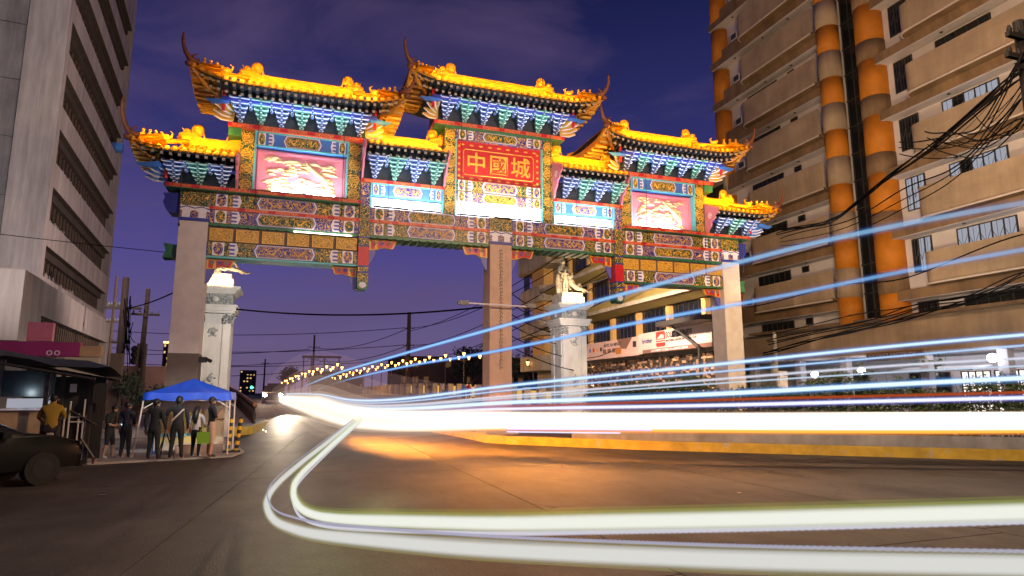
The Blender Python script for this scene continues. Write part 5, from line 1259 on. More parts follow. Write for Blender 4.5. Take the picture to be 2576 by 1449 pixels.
# cable bundles on the right with the pole they hang from
W_ = {
    'r1': [(13.80, 8.01, 8.25), (14.96, 10.88, 7.95), (16.06, 13.77, 7.63), (17.11, 16.65, 7.48), (17.85, 19.51, 8.04)],
    'r2': [(13.81, 8.06, 7.96), (14.97, 10.91, 7.73), (16.18, 13.73, 7.61), (17.12, 16.66, 7.38), (17.79, 19.58, 7.81)],
    'r3': [(13.83, 8.10, 7.68), (14.66, 10.05, 7.12), (15.17, 12.04, 7.01), (16.83, 15.72, 7.22), (17.87, 19.57, 7.66)],
    'r4': [(12.72, 7.35, 8.04), (14.05, 9.11, 7.62), (14.37, 10.07, 7.63), (15.00, 11.88, 8.31)],
    'r5': [(13.85, 8.18, 7.20), (14.16, 9.14, 7.19), (14.46, 10.03, 7.67), (14.76, 10.91, 8.17)],
    'r6': [(21.56, 13.31, 5.36), (21.01, 14.67, 4.84), (20.22, 16.06, 4.58), (19.71, 18.46, 4.16), (19.05, 21.97, 3.83)],
    'r7': [(21.58, 13.37, 4.99), (21.02, 14.70, 4.65), (20.24, 16.10, 4.31), (19.31, 18.66, 3.82), (18.91, 22.10, 3.34)],
    'r8': [(15.05, 9.19, 5.13), (14.67, 11.55, 4.64), (14.41, 13.79, 4.62), (13.58, 16.27, 4.40)],
    'r9': [(17.27, 10.72, 4.20), (17.46, 13.85, 4.31), (18.05, 16.88, 4.25), (18.02, 21.22, 4.00)]}
def smooth(P, k=8):
    P = [Vector(p) for p in P]; out = []
    for i in range(len(P)-1):
        p0, p1, p2, p3 = P[max(i-1, 0)], P[i], P[i+1], P[min(i+2, len(P)-1)]
        for j in range(k):
            t = j/k; out.append(.5*((2*p1)+(p2-p0)*t+(2*p0-5*p1+4*p2-p3)*t*t+(3*p1-p0-3*p2+p3)*t**3))
    return out+[P[-1]]
lab = dict(r1='topmost thick cable of the bundle crossing the tower balconies', r2='second cable of the thick bundle crossing the tower', r3='lowest sagging cable of the bundle crossing the tower', r4='looping cable hanging from the right pole end', r5='short curled cable under the right pole end', r6='upper heavy cable bundle crossing the podium wall', r7='lower heavy cable bundle crossing the podium wall', r8='single long cable before the lower balconies', r9='thin cable ending at the right gate pillar')
for k, P in W_.items():
    q = MB(); n = {'r1': 3, 'r2': 2, 'r6': 3, 'r7': 4}.get(k, 1); rr = random.Random(len(P)+ord(k[1]))
    for i in range(n):
        o = Vector((rr.uniform(-.05, .05), 0, rr.uniform(-.07, .07))); q.tube([p+o+Vector((0, 0, .05*math.sin(j*.5+i))) for j, p in enumerate(smooth(P))], .022 if n > 1 else .018, 5)
    for i in range(2 if k in ('r3', 'r4', 'r5') else 0):
        q.tube([p+Vector((0, 0, -.25*(i+1)*math.sin(PI*j/(len(P)*8)))) for j, p in enumerate(smooth(P))], .014, 5)
    tag(q.build('power_cable', m_wire), lab[k], 'cable')
rp_ = pole('utility_pole', 'dark pole top with cables at the right edge', 13.35, 7.75, 9.0, .14, ((8.55, .5), (8.1, .6)))
# service pole and meter boxes by the right pillar
t = thing('service_pole', 'grey service mast with meter box beside the right gate pillar', 'pole', (19.3, 21.8, 0))
q = MB(); q.tube([(0, 0, 0), (0, 0, 4.2)], .07, 7); q.build('mast', m_cgrey, t)
bx('meter_box', m_wht, t, -.05, .35, -.2, -.05, 1.9, 2.6); bx('meter_box', m_cgrey, t, -.35, -.1, -.2, -.05, 2.4, 2.9)
q = MB(); q.tube([(-.4, 0, 3.0), (.5, 0, 3.05)], .03, 5); q.build('bracket', m_cgrey, t)

rr = random.Random(41); tg = MB()
for i in range(9):
    a = Vector((13.75+rr.uniform(-.15, .2), 8.0+rr.uniform(-.1, .3), rr.uniform(7.0, 8.6))); b = Vector((14.3+rr.uniform(0, .9), 9.4+rr.uniform(0, 1.8), rr.uniform(7.1, 8.1))); tg.tube(catenary(a, b, rr.uniform(.05, .55), 10), rr.uniform(.006, .014), 4)
tag(stuff(tg.build('cable_tangle', m_wire)), 'dense tangle of thin black cables hanging at the dark pole', 'cables')
q = MB(); q.lathe([(.33, 0), (.33, .004), (.29, .005), (.29, .004), (.02, .004)], (6.4, 9.2, 0), 24); tag(q.build('manhole_cover', m_frame), 'round dark manhole cover in the road before the big trails', 'manhole cover') if False else None
for i, (x, y, r) in enumerate(((-2.9, 13.2, .09), (-3.5, 10.6, .07), (1.3, 9.3, .05), (4.5, 8.6, .06), (7.6, 9.7, .05), (17.2, 11.9, .09))):
    q = MB(); rr = random.Random(i); pts = [(x+r*rr.uniform(.6, 1)*math.cos(a), y+r*rr.uniform(.6, 1)*math.sin(a), .004+rr.uniform(0, .02)) for a in [k*PI/3 for k in range(6)]]; q.add(pts+[(x, y, .018)], [(k, (k+1) % 6, 6) for k in range(6)])
    tag(q.build('fallen_leaf', m_pinkc), ['dry pinkish leaf on the road in front of the black car', 'dry leaf on the road nearest the left edge', 'small leaf inside the bend of the headlight trails', 'small leaf on the middle of the road', 'pale scrap on the road before the yellow kerb', 'white scrap at the foot of the yellow kerb at the right edge'][i], 'leaf')
# ================================================================== street life on the left
m_skin = mat('skin', (.38, .22, .15), .55, .1, 6); m_hair = mat('black_hair', (.012, .011, .012), .5, .2, 8)
m_blk = mat('black_cloth', (.016, .018, .022), .9, .3, 6); m_nav = mat('navy_cloth', (.02, .024, .05), .9, .3, 6); m_wsh = mat('white_shirt', (.50, .44, .44), .85, .1, 6)
m_shoe = mat('dark_shoe', (.03, .03, .03), .6, .2, 6); m_pale = mat('pale_shoe', (.55, .5, .5), .6, .1, 6); m_orsh = mat('orange_shoe', (.65, .25, .03), .6, .1, 6); m_must = mat('mustard_shirt', (.26, .16, .01), .8, .15, 6)
m_blue = mat('blue_canvas', (.01, .075, .62), .55, .25, 3, bump=.6, bscale=5); m_steelw = mat('white_steel', (.66, .62, .60), .4, .1, 4)
def CL_(**k): d = dict(skin=m_skin, top=m_blk, pants=m_blk, shoe=m_shoe, hair=m_hair); d.update(k); return d
W1 = dict(ankleL=(-.1, .03, .045), toeL=(-.12, -.06, .022), ankleR=(.09, -.04, .045), toeR=(.11, -.13, .022), kneeR=(.07, -.05, .285))
person('person in dark shorts bending over a phone, leftmost of the group on the pavement', (-4.35, 19.9, .05), 1.35, 1.42,
       dict(W1, chest=(0, -.03, .75), neck=(0, -.06, .84), head=(0, -.085, .89), crown=(0, -.09, .94), face=(0, -.16, .86), elbowL=(-.14, -.02, .62), wristL=(-.06, -.13, .6), palmL=(-.03, -.16, .62), elbowR=(.14, -.02, .62), wristR=(.06, -.13, .58), palmR=(.03, -.16, .6)), CL_(shank=m_skin, shoe=m_pale))
person('person in loose black clothes with bare forearms standing second in the group', (-3.92, 19.7, .05), 2.6, 1.48,
       dict(elbowL=(-.15, -.01, .62), wristL=(-.09, -.12, .56), palmL=(-.06, -.16, .57), ankleL=(-.09, .0, .045), toeL=(-.12, -.08, .022)), CL_(top=m_nav, shoe=m_pale))
person('man in a black jacket seen from behind at the left tent leg', (-3.15, 19.05, .05), 2.85, 1.56,
       dict(W1, elbowL=(-.16, .03, .63), wristL=(-.16, -.06, .5), palmL=(-.155, -.09, .46)), CL_(fore=m_blk))
p4 = person('man in black with a pale sling strap reaching left under the canopy', (-2.63, 19.15, .05), 3.1, 1.62,
       dict(ankleL=(-.09, .02, .045), toeL=(-.11, -.07, .022), ankleR=(.08, .01, .045), toeR=(.1, -.08, .022), elbowR=(.24, -.01, .68), wristR=(.33, -.08, .62), palmR=(.365, -.11, .61)), CL_(fore=m_blk, shoe=m_orsh))
q = MB(); q.tube([(-.15, .03, 1.3), (-.1, .115, 1.24), (.02, .13, 1.1), (.13, .1, .98), (.16, 0, .9)], .022, 5); q.tube([(-.15, .03, 1.3), (-.08, -.1, 1.2), (.1, -.11, 1.0), (.16, 0, .9)], .022, 5); q.build('sling_strap', m_wsh, p4)
person('woman with long dark hair in a pale top facing the table', (-2.2, 19.45, .05), 2.7, 1.36,
       dict(elbowL=(-.16, .0, .63), wristL=(-.1, -.12, .58), palmL=(-.07, -.16, .58), elbowR=(.17, .02, .63), wristR=(.17, -.07, .5), palmR=(.17, -.1, .46)), CL_(top=m_wsh, shoe=m_pale), hair='long')
person('person in dark top, shorts and black cap at the right tent leg', (-1.84, 19.3, .05), 1.9, 1.6,
       dict(elbowL=(-.15, -.03, .65), wristL=(-.06, -.12, .74), palmL=(-.03, -.14, .77), elbowR=(.15, -.04, .64), wristR=(.07, -.15, .62), palmR=(.04, -.18, .62)), CL_(shank=m_skin, pants=mat('tan_shorts', (.46, .32, .25), .8, .1, 5)), hair='cap')
bag = MB(); bag.prism([(-.15, 0), (.15, 0), (.17, .3), (-.17, .3)], -.05, .05); bag.tube([(-.1, 0, .3), (-.06, 0, .42), (.06, 0, .42), (.1, 0, .3)], .012, 5)
tag(bag.build('shopping_bag', mat('lime_bag', (.18, .36, .02), .6, .1, 4), loc=(-1.99, 19.2, .42)), 'lime green shopping bag hanging beside the bare-legged person', 'bag')
ph = MB(); ph.box(-.035, .035, -.004, .004, 0, .14, 0); ph.box(-.03, .03, -.006, -.004, .01, .13, 1)
o = ph.build('phone', [m_dark, emis('phone_screen', (.5, .9, 1), 2)], loc=(-4.02, 19.85, .87)); o.rotation_euler = (-.9, 0, 1.3); tag(o, 'lit phone held by the leftmost standing person', 'phone')
person('person in a mustard shirt sitting at the food stall behind the black car', (-4.72, 16.55, .42), -2.9, 1.45, dict(SEAT), CL_(top=m_must))
bx_s = MB(); bx_s.box(-.2, .2, -.2, .2, .72, .78)
for sx in (-1, 1):
    for sy in (-1, 1): bx_s.tube([(sx*.16, sy*.16, .72), (sx*.19, sy*.19, 0)], .015, 5)
tag(bx_s.build('stool', m_red, loc=(-4.72, 16.42, 0.05)), 'tall red stool under the person in the mustard shirt', 'stool')
# blue canopy tent
tent = thing('canopy_tent', 'blue pop-up canopy tent over the group by the left pillar', 'tent', (-2.57, 21.2, .05))
hx, hy, ze, zp = 1.1, 1.0, 1.7, 2.12
q = MB(); N = 8
for s in range(4):
    c = [(-hx, -hy), (hx, -hy), (hx, hy), (-hx, hy)]; a, b = Vector(c[s]), Vector(c[(s+1) % 4]); vs = []
    for i in range(N+1):
        for j in range(6):
            e = a.lerp(b, i/N); p = e*(1-j/5); sag = -.05*math.sin(PI*j/5)*(.6+.4*math.sin(i*2.1+s))-.03*math.sin(PI*i/N)*(1-j/5)*0; vs.append((p.x, p.y, ze+(zp-ze)*j/5+sag))
    q.add(vs, [(i*6+j, (i+1)*6+j, (i+1)*6+j+1, i*6+j+1) for i in range(N) for j in range(5)])
q.build('roof_canvas', m_blue, tent, True)
q = MB(); vs = []; per = []
for s in range(4):
    c = [(-hx, -hy), (hx, -hy), (hx, hy), (-hx, hy)]; a, b = Vector(c[s]), Vector(c[(s+1) % 4]); per += [a.lerp(b, i/14) for i in range(14)]
n = len(per)
for i, p in enumerate(per):
    w = 1+.012*math.sin(i*1.9); vs += [(p.x, p.y, ze+.005), (p.x*1.012*w, p.y*1.012*w, ze-.1), (p.x*1.02*w, p.y*1.02*w, ze-.205+.02*math.sin(i*.9))]
q.add(vs, [(i*3+j, i*3+j+1, ((i+1) % n)*3+j+1, ((i+1) % n)*3+j) for i in range(n) for j in range(2)]); q.build('valance', m_blue, tent, True)
for x, y, xb in ((-hx, -hy, -.16), (hx, -hy, .02), (-hx, hy, 0), (hx, hy, .02)):
    q = MB(); q.tube([(x*.985, y*.985, ze-.03), (x*.985+xb, y*.985, 0)], .022, 6); l = q.build('leg', m_steelw, tent)
    q = MB(); q.tube([(x*.985, y*.985, ze-.42), (x*.985*.68, y*.985, ze-.2)], .016, 5); q.build('brace', m_steelw, l)
# table, tripod, board under the tent
tb = thing('folding_table', 'small pale blue folding table under the tent', 'table', (-2.9, 20.75, .05))
bx('table_top', mat('pale_blue_top', (.2, .5, .62), .5, .1, 4), tb, -.55, .55, -.28, .28, .5, .55)
for x in (-.5, .5):
    for y in (-.22, .22): bx('leg', m_lblue, tb, x-.02, x+.02, y-.02, y+.02, 0, .5)
tag(bx('notice_wall', mat('pale_notice_board', (.52, .48, .38), .8, .12, 2), None, -3.75, -1.75, 22.25, 22.4, .05, 1.5), 'pale painted board standing behind the tent table', 'board')
bx('band', m_stone, bpy.data.objects['notice_wall'], -3.76, -1.74, 22.23, 22.249, 1.2, 1.51)
bx('yellow_sheet', mat('yellow_sheet', (.58, .50, .2), .7, .1, 3), bpy.data.objects['notice_wall'], -3.5, -2.3, 22.235, 22.249, .25, 1.18)
tag(bx('stone_step', m_pinkc, None, -2.9, -1.65, 20.9, 21.3, .05, .26), 'low pinkish stone step under the table', 'step')
tr = thing('camera_tripod', 'black camera tripod between the two men under the tent', 'tripod', (-2.93, 19.35, .05))
for a in (0, 2.1, 4.2):
    q = MB(); q.tube([(0, 0, .75), (.25*math.cos(a), .25*math.sin(a), 0)], .016, 5); q.build('leg', m_dark, tr)
q = MB(); q.tube([(0, 0, .7), (0, 0, 1.12)], .018, 6); q.build('column', m_dark, tr); bx('head', m_dark, tr, -.05, .05, -.06, .06, 1.1, 1.2)
m_hz = mat('hazard_yellow', (.66, .40, .02), .6, .1, 4)
for i, (x, y, ln, lb_) in enumerate(((-1.5, 20.75, .05, 'upright black and yellow striped post at the right tent leg'), (-1.28, 20.8, .09, 'leaning black and yellow striped post right of the upright one'))):
    t = thing('striped_post', lb_, 'post', (x, y, 0.05), 0, 'striped posts by the tent')
    q = MB()
    for k in range(9): q.tube([(ln*k/9, 0, k*.105), (ln*(k+1)/9, 0, (k+1)*.105)], .058, 8, k % 2)
    q.ell((ln, 0, .95), .06, 8, 5, 1); q.build('striped_tube', [m_hz, m_dark], t); bx('foot', m_dark, t, -.12, .12, -.12, .12, 0, .05)
t = thing('barrier_pole', 'thin white and red pole at the pavement corner left of the group', 'pole', (-4.4, 18.98, .05))
q = MB(); q.tube([(0, 0, 0), (.015, 0, .5)], .028, 7); q.build('lower_tube', m_pink, t); q = MB(); q.tube([(.015, 0, .5), (.03, 0, .68)], .03, 7); q.build('red_sleeve', m_red, t); q = MB(); q.tube([(.03, 0, .68), (.04, 0, 1.05)], .028, 7); q.ell((.04, 0, 1.06), .035, 7, 5); q.build('upper_tube', m_steelw, t)
# steel stair rail by the stall
t = thing('steel_railing', 'bent white steel railing beside the food stall steps', 'railing', (-4.65, 18.7, .05))
for x, z0, z1 in ((-.42, .2, 1.35), (-.32, .3, 1.5), (-.12, .1, 1.2), (-.02, .05, 1.55), (.04, .05, 1.15)):
    q = MB(); q.tube([(x, 0, z0), (x, 0, z1)], .02, 6); q.build('upright', m_steelw, t)
for z in (1.0, 1.12): q = MB(); q.tube([(-.34, 0, z), (0, 0, z)], .018, 5); q.build('rung', m_steelw, t)
q = MB(); q.tube([(-.3, -.05, 1.28), (.28, -.05, .92)], .025, 6); q.build('handrail', m_frame, t)
q = MB(); q.tube([(0, -.1, .6), (.3, -.1, .15)], .03, 5); q.tube([(.3, -.1, .15), (.3, -.1, 0)], .03, 5); q.build('stair_string', m_frame, t)
# food stall
m_tarp = mat('dark_tarpaulin', (.018, .03, .036), .55, .4, 3, bump=.6, bscale=4); m_ply = mat('plywood', (.46, .30, .16), .8, .2, 3); m_strm = mat('stall_cream_panel', (.42, .37, .27), .85, .15, 2)
m_mag = mat('magenta_sign', (.34, .03, .16), .6, .1, 3)
stall = thing('food_stall', 'ramshackle food stall under a dark tarpaulin roof at the left edge', 'stall', (0, 0, .05))
q = MB(); vs = []
for i in range(13):
    for j in range(6):
        x = -9.2+5.25*i/12; y = 16.6+2.4*j/5; z = 2.82-.55*(i/12)-.12*j/5+.05*math.sin(i*1.7+j)+(.22*(1-abs(2*j/5-1)))-.25*max(0, i/12-.75); vs.append((x, y, z))
q.add(vs, [(i*6+j, (i+1)*6+j, (i+1)*6+j+1, i*6+j+1) for i in range(12) for j in range(5)]); q.build('tarpaulin_roof', m_tarp, stall, True)
q = MB()
for y in (16.62, 18.95): q.tube([(-9.2, y, 2.72), (-6.5, y, 2.46), (-4.0, y, 2.0)], .035, 6)
q.build('roof_rail', m_frame, stall)
for x, y, h in ((-5.15, 18.6, 2.25), (-5.0, 17.0, 2.2), (-6.35, 17.1, 2.4), (-4.55, 18.7, 2.1), (-8.2, 17.1, 2.6)): bx('post', m_frame, stall, x-.04, x+.04, y-.04, y+.04, 0, h)
bx('cream_panel', m_strm, stall, -8.6, -6.0, 17.5, 17.56, 1.72, 2.45); bx('menu_board', m_wsh, stall, -8.6, -6.15, 17.45, 17.5, .9, 1.66)
q = MB(); q.prism([(-6.9+.1*math.cos(a)*1.5, 1.42+.1*math.sin(a)) for a in [k*PI/6 for k in range(12)]], 17.43, 17.449); q.build('food_picture', m_inkt, bpy.data.objects['menu_board'])
bx('red_script', m_inkr, bpy.data.objects['menu_board'], -6.9, -6.4, 17.43, 17.449, 1.0, 1.05)
bx('shutter_board', m_tarp, stall, -5.95, -4.95, 17.3, 17.36, 1.62, 2.2); bx('back_board', m_frame, stall, -6.0, -4.3, 18.9, 18.95, .1, 2.1)
bx('counter', m_ply, stall, -6.0, -4.95, 17.35, 17.7, .75, 1.32); bx('counter_top', m_wht, stall, -6.05, -4.9, 17.3, 17.75, 1.321, 1.36)
bx('glass_case', m_litp, stall, -5.9, -5.0, 17.55, 17.6, 1.37, 1.58)
bx('poster', m_wsh, stall, -4.98, -4.8, 17.0, 17.02, .55, .98); bx('paper_notice', m_wht, stall, -4.97, -4.83, 18.5, 18.52, 1.72, 1.92)
bx('hanging_sign', m_frame, stall, -4.5, -4.2, 18.6, 18.65, 1.45, 1.95)
q = MB(); q.box(-5.05, -4.9, 17.6, 17.75, 2.36, 2.52); q.build('roof_lamp_box', m_cgrey, stall)
lamp('stall_lamp', 'POINT', (-5.4, 17.2, 1.75), 6, (.9, .95, 1), .1)
sg = tag(bx('shop_sign', m_mag, None, -8.6, -6.3, 24.0, 24.3, 2.9, 3.35), 'magenta shop sign box above the stall roof', 'sign')
bx('side_panel', m_strm, sg, -6.9, -5.75, 24.02, 24.28, 2.2, 2.88); bx('end_cap', m_ply, sg, -6.29, -5.7, 24.0, 24.3, 2.9, 3.25)
[text('lettering', 'o', .34, m_wht, sg, (x, 23.99, 2.93), (PI/2, 0, 0), .006) for x in (-7.2, -6.99)]
tag(bx('flyover_panel', m_pink, None, -7.9, -7.2, 24.4, 24.6, 3.4, 4.0), 'pale pink board leaning above the magenta sign', 'board')
# dark parked car
m_car = mat('black_car_paint', (.006, .007, .008), .42, .1, 2, spec=.2); m_cgl = mat('car_glass', (.01, .012, .014), .08, .1, 2); m_chr = mat('headlamp_glass', (.55, .5, .48), .15, .2, 9); m_tyre = mat('tyre', (.012, .012, .012), .9, .2, 9); m_hubm = mat('wheel_rim', (.04, .04, .045), .4, .2, 6, metal=.8)
car = thing('parked_car', 'black hatchback parked in shadow at the left edge', 'car', (-4.35, 16.1, 0), math.radians(42))
prof = [(0, .32, .72), (0, .62, .76), (-.12, .78, .78), (-.55, .93, .80), (-1.05, 1.0, .80), (-1.75, 1.36, .64), (-2.5, 1.43, .64), (-3.3, 1.40, .63), (-3.85, 1.12, .68), (-4.05, .95, .74), (-4.12, .6, .76), (-4.1, .3, .72)]
q = MB(); vs = []; secs = 11
def roofz(x):
    for (a, za, wa), (b, zb, wb) in zip(prof[1:], prof[2:]):
        if b <= x <= a: t = (x-a)/(b-a) if a != b else 0; return za+(zb-za)*t, wa+(wb-wa)*t
    return prof[-2][1], .7
xs = [0, -.05, -.12, -.3, -.55, -.8, -1.05, -1.3, -1.55, -1.75, -2.1, -2.5, -2.9, -3.3, -3.6, -3.85, -4.0, -4.1]
ring = []
for x in xs:
    z, w = roofz(x); wb = .8 if -3.9 < x < -.2 else .74
    belt = min(z, .92); r = [(wb*.95, .3), (wb, .5), (wb*1.0, .72), (wb*.99, belt), (w, max(belt+.02, z-.05)), (w*.85, z), (0, z+.015)]
    r = r+[(-a, b) for a, b in r[-2::-1]]; ring.append([(x, a, b) for a, b in r])
n = len(ring[0]); vs = [p for r in ring for p in r]
q.add(vs, [(i*n+j, i*n+j+1, (i+1)*n+j+1, (i+1)*n+j) for i in range(len(xs)-1) for j in range(n-1)]+[tuple(range(n)), tuple(range((len(xs)-1)*n, len(xs)*n))]); q.build('body', m_car, car, True)
for s in (-1, 1):
    q = MB(); q.add([(-1.35, s*.803, .95), (-1.85, s*.70, 1.30), (-2.45, s*.70, 1.36), (-2.45, s*.805, .95)], [(0, 1, 2, 3)]); q.add([(-2.5, s*.805, .95), (-2.5, s*.70, 1.36), (-3.3, s*.695, 1.32), (-3.6, s*.79, .96)], [(0, 1, 2, 3)]); each(q, 'side_window', m_cgl, car)
    q = MB(); q.ell((-.1, s*.56, .68), (.1, .19, .09), 10, 6); q.build('headlight', m_chr, car, True)
    q = MB(); q.box(-1.5, -1.36, *sorted((s*.8, s*.95)), .93, 1.04); q.build('wing_mirror', m_car, car)
    for x in (-.72, -3.3):
        q = MB(); q.tube([(x, s*.62, .31), (x, s*.82, .31)], .31, 20); wv = q.build('wheel', m_tyre, car); q = MB(); q.tube([(x, s*.8, .31), (x, s*.828, .31)], .19, 14); q.build('rim', m_hubm, wv)
    bx('door_handle', m_cgl, car, -2.35, -2.2, *sorted((s*.802, s*.825)), .8, .83)
bx('number_plate', m_wsh, car, .005, .02, -.25, .25, .42, .54); bx('bumper', m_car, car, -.02, .06, -.7, .7, .28, .4); bx('grille', m_frame, car, .0, .012, -.4, .4, .58, .68)
# ================================================================== traffic on the bridge and the light it draws along the road
m_head = emis('headlight_glow', (1, .88, .72), 60)
def far_car(label, x, y, z, big, col):
    t = thing('oncoming_vehicle', label, 'vehicle', (x, y, z))
    h = 2.3 if big else 1.45; w = .95 if big else .82
    q = MB(); q.prism([(0, .3), (0, .85), (.7, 1.0), (1.2, h), (3.6, h), (4.1, .95), (4.1, .3)] if not big else [(0, .4), (0, 1.2), (.3, h), (5.5, h), (5.5, .4)], -w, w, 'x'); q.v = [(a, b, c) for a, b, c in q.v]; q.build('body', col, t)
    for s in (-1, 1):
        q = MB(); q.ell((s*w*.72, -.05, .7 if not big else .85), (.16, .08, .13), 10, 6); q.build('headlight', m_head, t, True)
        for yy in (.8, 3.3): q = MB(); q.tube([(s*(w-.2), yy, .32), (s*w, yy, .32)], .32, 12); q.build('wheel', m_tyre, t)
    bx('windscreen', m_glass, t, -w*.85, w*.85, .28 if big else .93, .3 if big else .95, 1.3 if big else 1.05, h-.2) if big else None
    return t
far_car('oncoming car with glaring headlights at the foot of the bridge', -.95, 55.5, deck(55)+.02, False, m_car)
far_car('second oncoming car just behind the first at the bridge foot', -.9, 67, deck(67)+.02, False, m_car)
lamp('headlight_road_glow', 'SPOT', (0, 44.5, deck(45)+.75), 7500, (1, .80, .58), .1, (2.2, 27, -.9), 36, .9)
sgn = thing('traffic_signal', 'green traffic signal glowing on the bridge crest at left', 'traffic light', (-3.9, 81.5, deck(81)))
q = MB(); q.tube([(0, 0, 0), (0, 0, 1.9)], .05, 6); q.build('mast', m_rail, sgn); q = MB(); q.ell((.15, -.1, .95), .16, 10, 6); q.build('green_lens', emis('green_signal', (.05, 1, .45), 7), sgn, True)
for i, (x, y, z) in enumerate(((-5.0, 62, 0), (13.6, 58, 0), (15.2, 55.2, 0), (14.7, 55.0, 0))):
    person(['person leaning on the left bridge rail at its crest', 'pedestrian beside the lit balustrade, farthest left', 'pedestrian in red beside the lit balustrade', 'pedestrian in blue beside the lit balustrade'][i], (x, y, deck(y)+.15), i*1.1, 1.6, {}, CL_(top=[m_blk, m_wsh, m_red, m_lblue][i]))
TR = {
    'bus_high': [(0.69, 74.86, 1.87), (1.47, 47.68, 2.30), (2.27, 31.24, 2.66), (3.40, 21.14, 2.95), (4.30, 14.24, 3.16), (4.95, 9.81, 3.29), (5.45, 6.40, 3.40), (5.98, 4.91, 3.48), (6.87, 3.73, 3.57)],
    'bus_low': [(2.86, 63.34, 2.04), (2.75, 37.57, 2.32), (3.59, 22.21, 2.58), (4.33, 14.32, 2.65), (5.36, 9.20, 2.87), (5.87, 6.54, 2.95), (6.32, 4.87, 3.05), (6.89, 3.79, 3.14)],
    'A': [(0.07, 64.37, 1.67), (1.93, 42.27, 1.65), (2.62, 21.67, 1.49), (6.12, 17.14, 1.96), (9.83, 13.63, 2.40), (13.34, 11.26, 2.80), (16.52, 9.35, 3.09)],
    'B': [(0.08, 64.38, 1.60), (1.93, 42.29, 1.55), (2.62, 21.68, 1.41), (6.13, 17.16, 1.83), (9.84, 13.65, 2.22), (13.35, 11.30, 2.56), (16.53, 9.38, 2.86)],
    'C': [(0.08, 64.40, 1.53), (1.94, 42.30, 1.45), (2.63, 21.69, 1.33), (6.14, 17.19, 1.67), (9.85, 13.68, 2.04), (13.36, 11.33, 2.35), (16.55, 9.43, 2.54)],
    'C2': [(0.08, 64.40, 1.53), (1.94, 42.30, 1.43), (2.63, 21.69, 1.31), (6.14, 17.20, 1.61), (9.85, 13.70, 1.94), (13.37, 11.35, 2.20), (16.56, 9.46, 2.36)],
    'D': [(0.09, 64.41, 1.45), (1.94, 42.32, 1.30), (2.63, 21.71, 1.23), (6.15, 17.22, 1.48), (9.86, 13.74, 1.69), (13.38, 11.40, 1.92), (16.57, 9.50, 2.10)],
    'E': [(2.64, 21.72, 1.13), (6.15, 17.23, 1.36), (9.87, 13.76, 1.55), (13.39, 11.44, 1.66), (16.59, 9.55, 1.76)],
    'F': [(0.09, 64.42, 1.38), (1.95, 42.34, 1.21), (2.64, 21.72, 1.13), (6.16, 17.25, 1.30), (9.88, 13.78, 1.42), (13.40, 11.46, 1.54), (16.60, 9.57, 1.64)],
    'G1': [(-0.36, 53.85, 1.38), (1.76, 38.13, 1.08), (2.58, 21.22, 1.04), (5.96, 16.70, 1.13), (9.40, 13.13, 1.20), (12.88, 11.05, 1.24), (16.15, 9.36, 1.26)],
    'G2': [(-0.36, 53.85, 1.32), (1.77, 38.14, 1.00), (2.59, 21.23, 0.95), (5.96, 16.71, 1.04), (9.40, 13.14, 1.11), (12.89, 11.06, 1.14), (16.16, 9.38, 1.16)],
    'G3': [(-0.35, 53.86, 1.26), (1.77, 38.16, 0.91), (2.59, 21.24, 0.88), (5.97, 16.73, 0.94), (9.41, 13.15, 1.02), (12.89, 11.08, 1.04), (16.16, 9.39, 1.07)],
    'G4': [(-0.35, 53.88, 1.14), (1.78, 38.17, 0.82), (2.59, 21.26, 0.80), (5.97, 16.74, 0.86), (9.41, 13.17, 0.93), (12.90, 11.09, 0.95), (16.17, 9.41, 0.98)],
    'O': [(2.20, 38.04, 0.73), (2.60, 21.27, 0.74), (5.98, 16.75, 0.78), (9.42, 13.18, 0.85), (12.90, 11.10, 0.87), (16.17, 9.42, 0.91)],
    'S': [(5.43, 15.97, 0.84), (6.82, 14.73, 0.87), (8.30, 13.67, 0.88)],
    'S2': [(5.43, 15.98, 0.75), (6.82, 14.74, 0.77), (7.59, 13.93, 0.79)],
    'I': [(2.29, 21.36, 0.84), (1.14, 14.80, 0.72), (0.57, 11.36, 0.67), (0.30, 9.53, 0.67), (0.17, 8.39, 0.67), (0.14, 7.76, 0.65), (0.15, 7.33, 0.63), (0.20, 6.89, 0.61), (0.31, 6.42, 0.62), (0.52, 6.02, 0.64), (0.95, 5.65, 0.66), (1.71, 5.28, 0.66), (2.46, 4.96, 0.68), (4.03, 4.46, 0.70), (6.32, 3.76, 0.74)],
    'J': [(2.11, 21.42, 0.84), (0.97, 14.86, 0.72), (0.38, 11.43, 0.67), (0.07, 9.28, 0.67), (-0.07, 8.04, 0.68), (-0.12, 7.31, 0.67), (-0.10, 6.66, 0.67), (-0.03, 6.15, 0.66), (0.09, 5.68, 0.68), (0.29, 5.29, 0.69), (0.68, 4.88, 0.70), (1.30, 4.45, 0.69), (2.22, 3.91, 0.69), (3.13, 3.49, 0.68), (4.70, 2.84, 0.67)],
    'K': [(0.00, 6.09, 0.64), (0.18, 5.60, 0.67), (0.70, 5.03, 0.71), (1.46, 4.50, 0.72), (2.30, 4.04, 0.71), (3.24, 3.61, 0.70), (4.87, 2.94, 0.69)]}
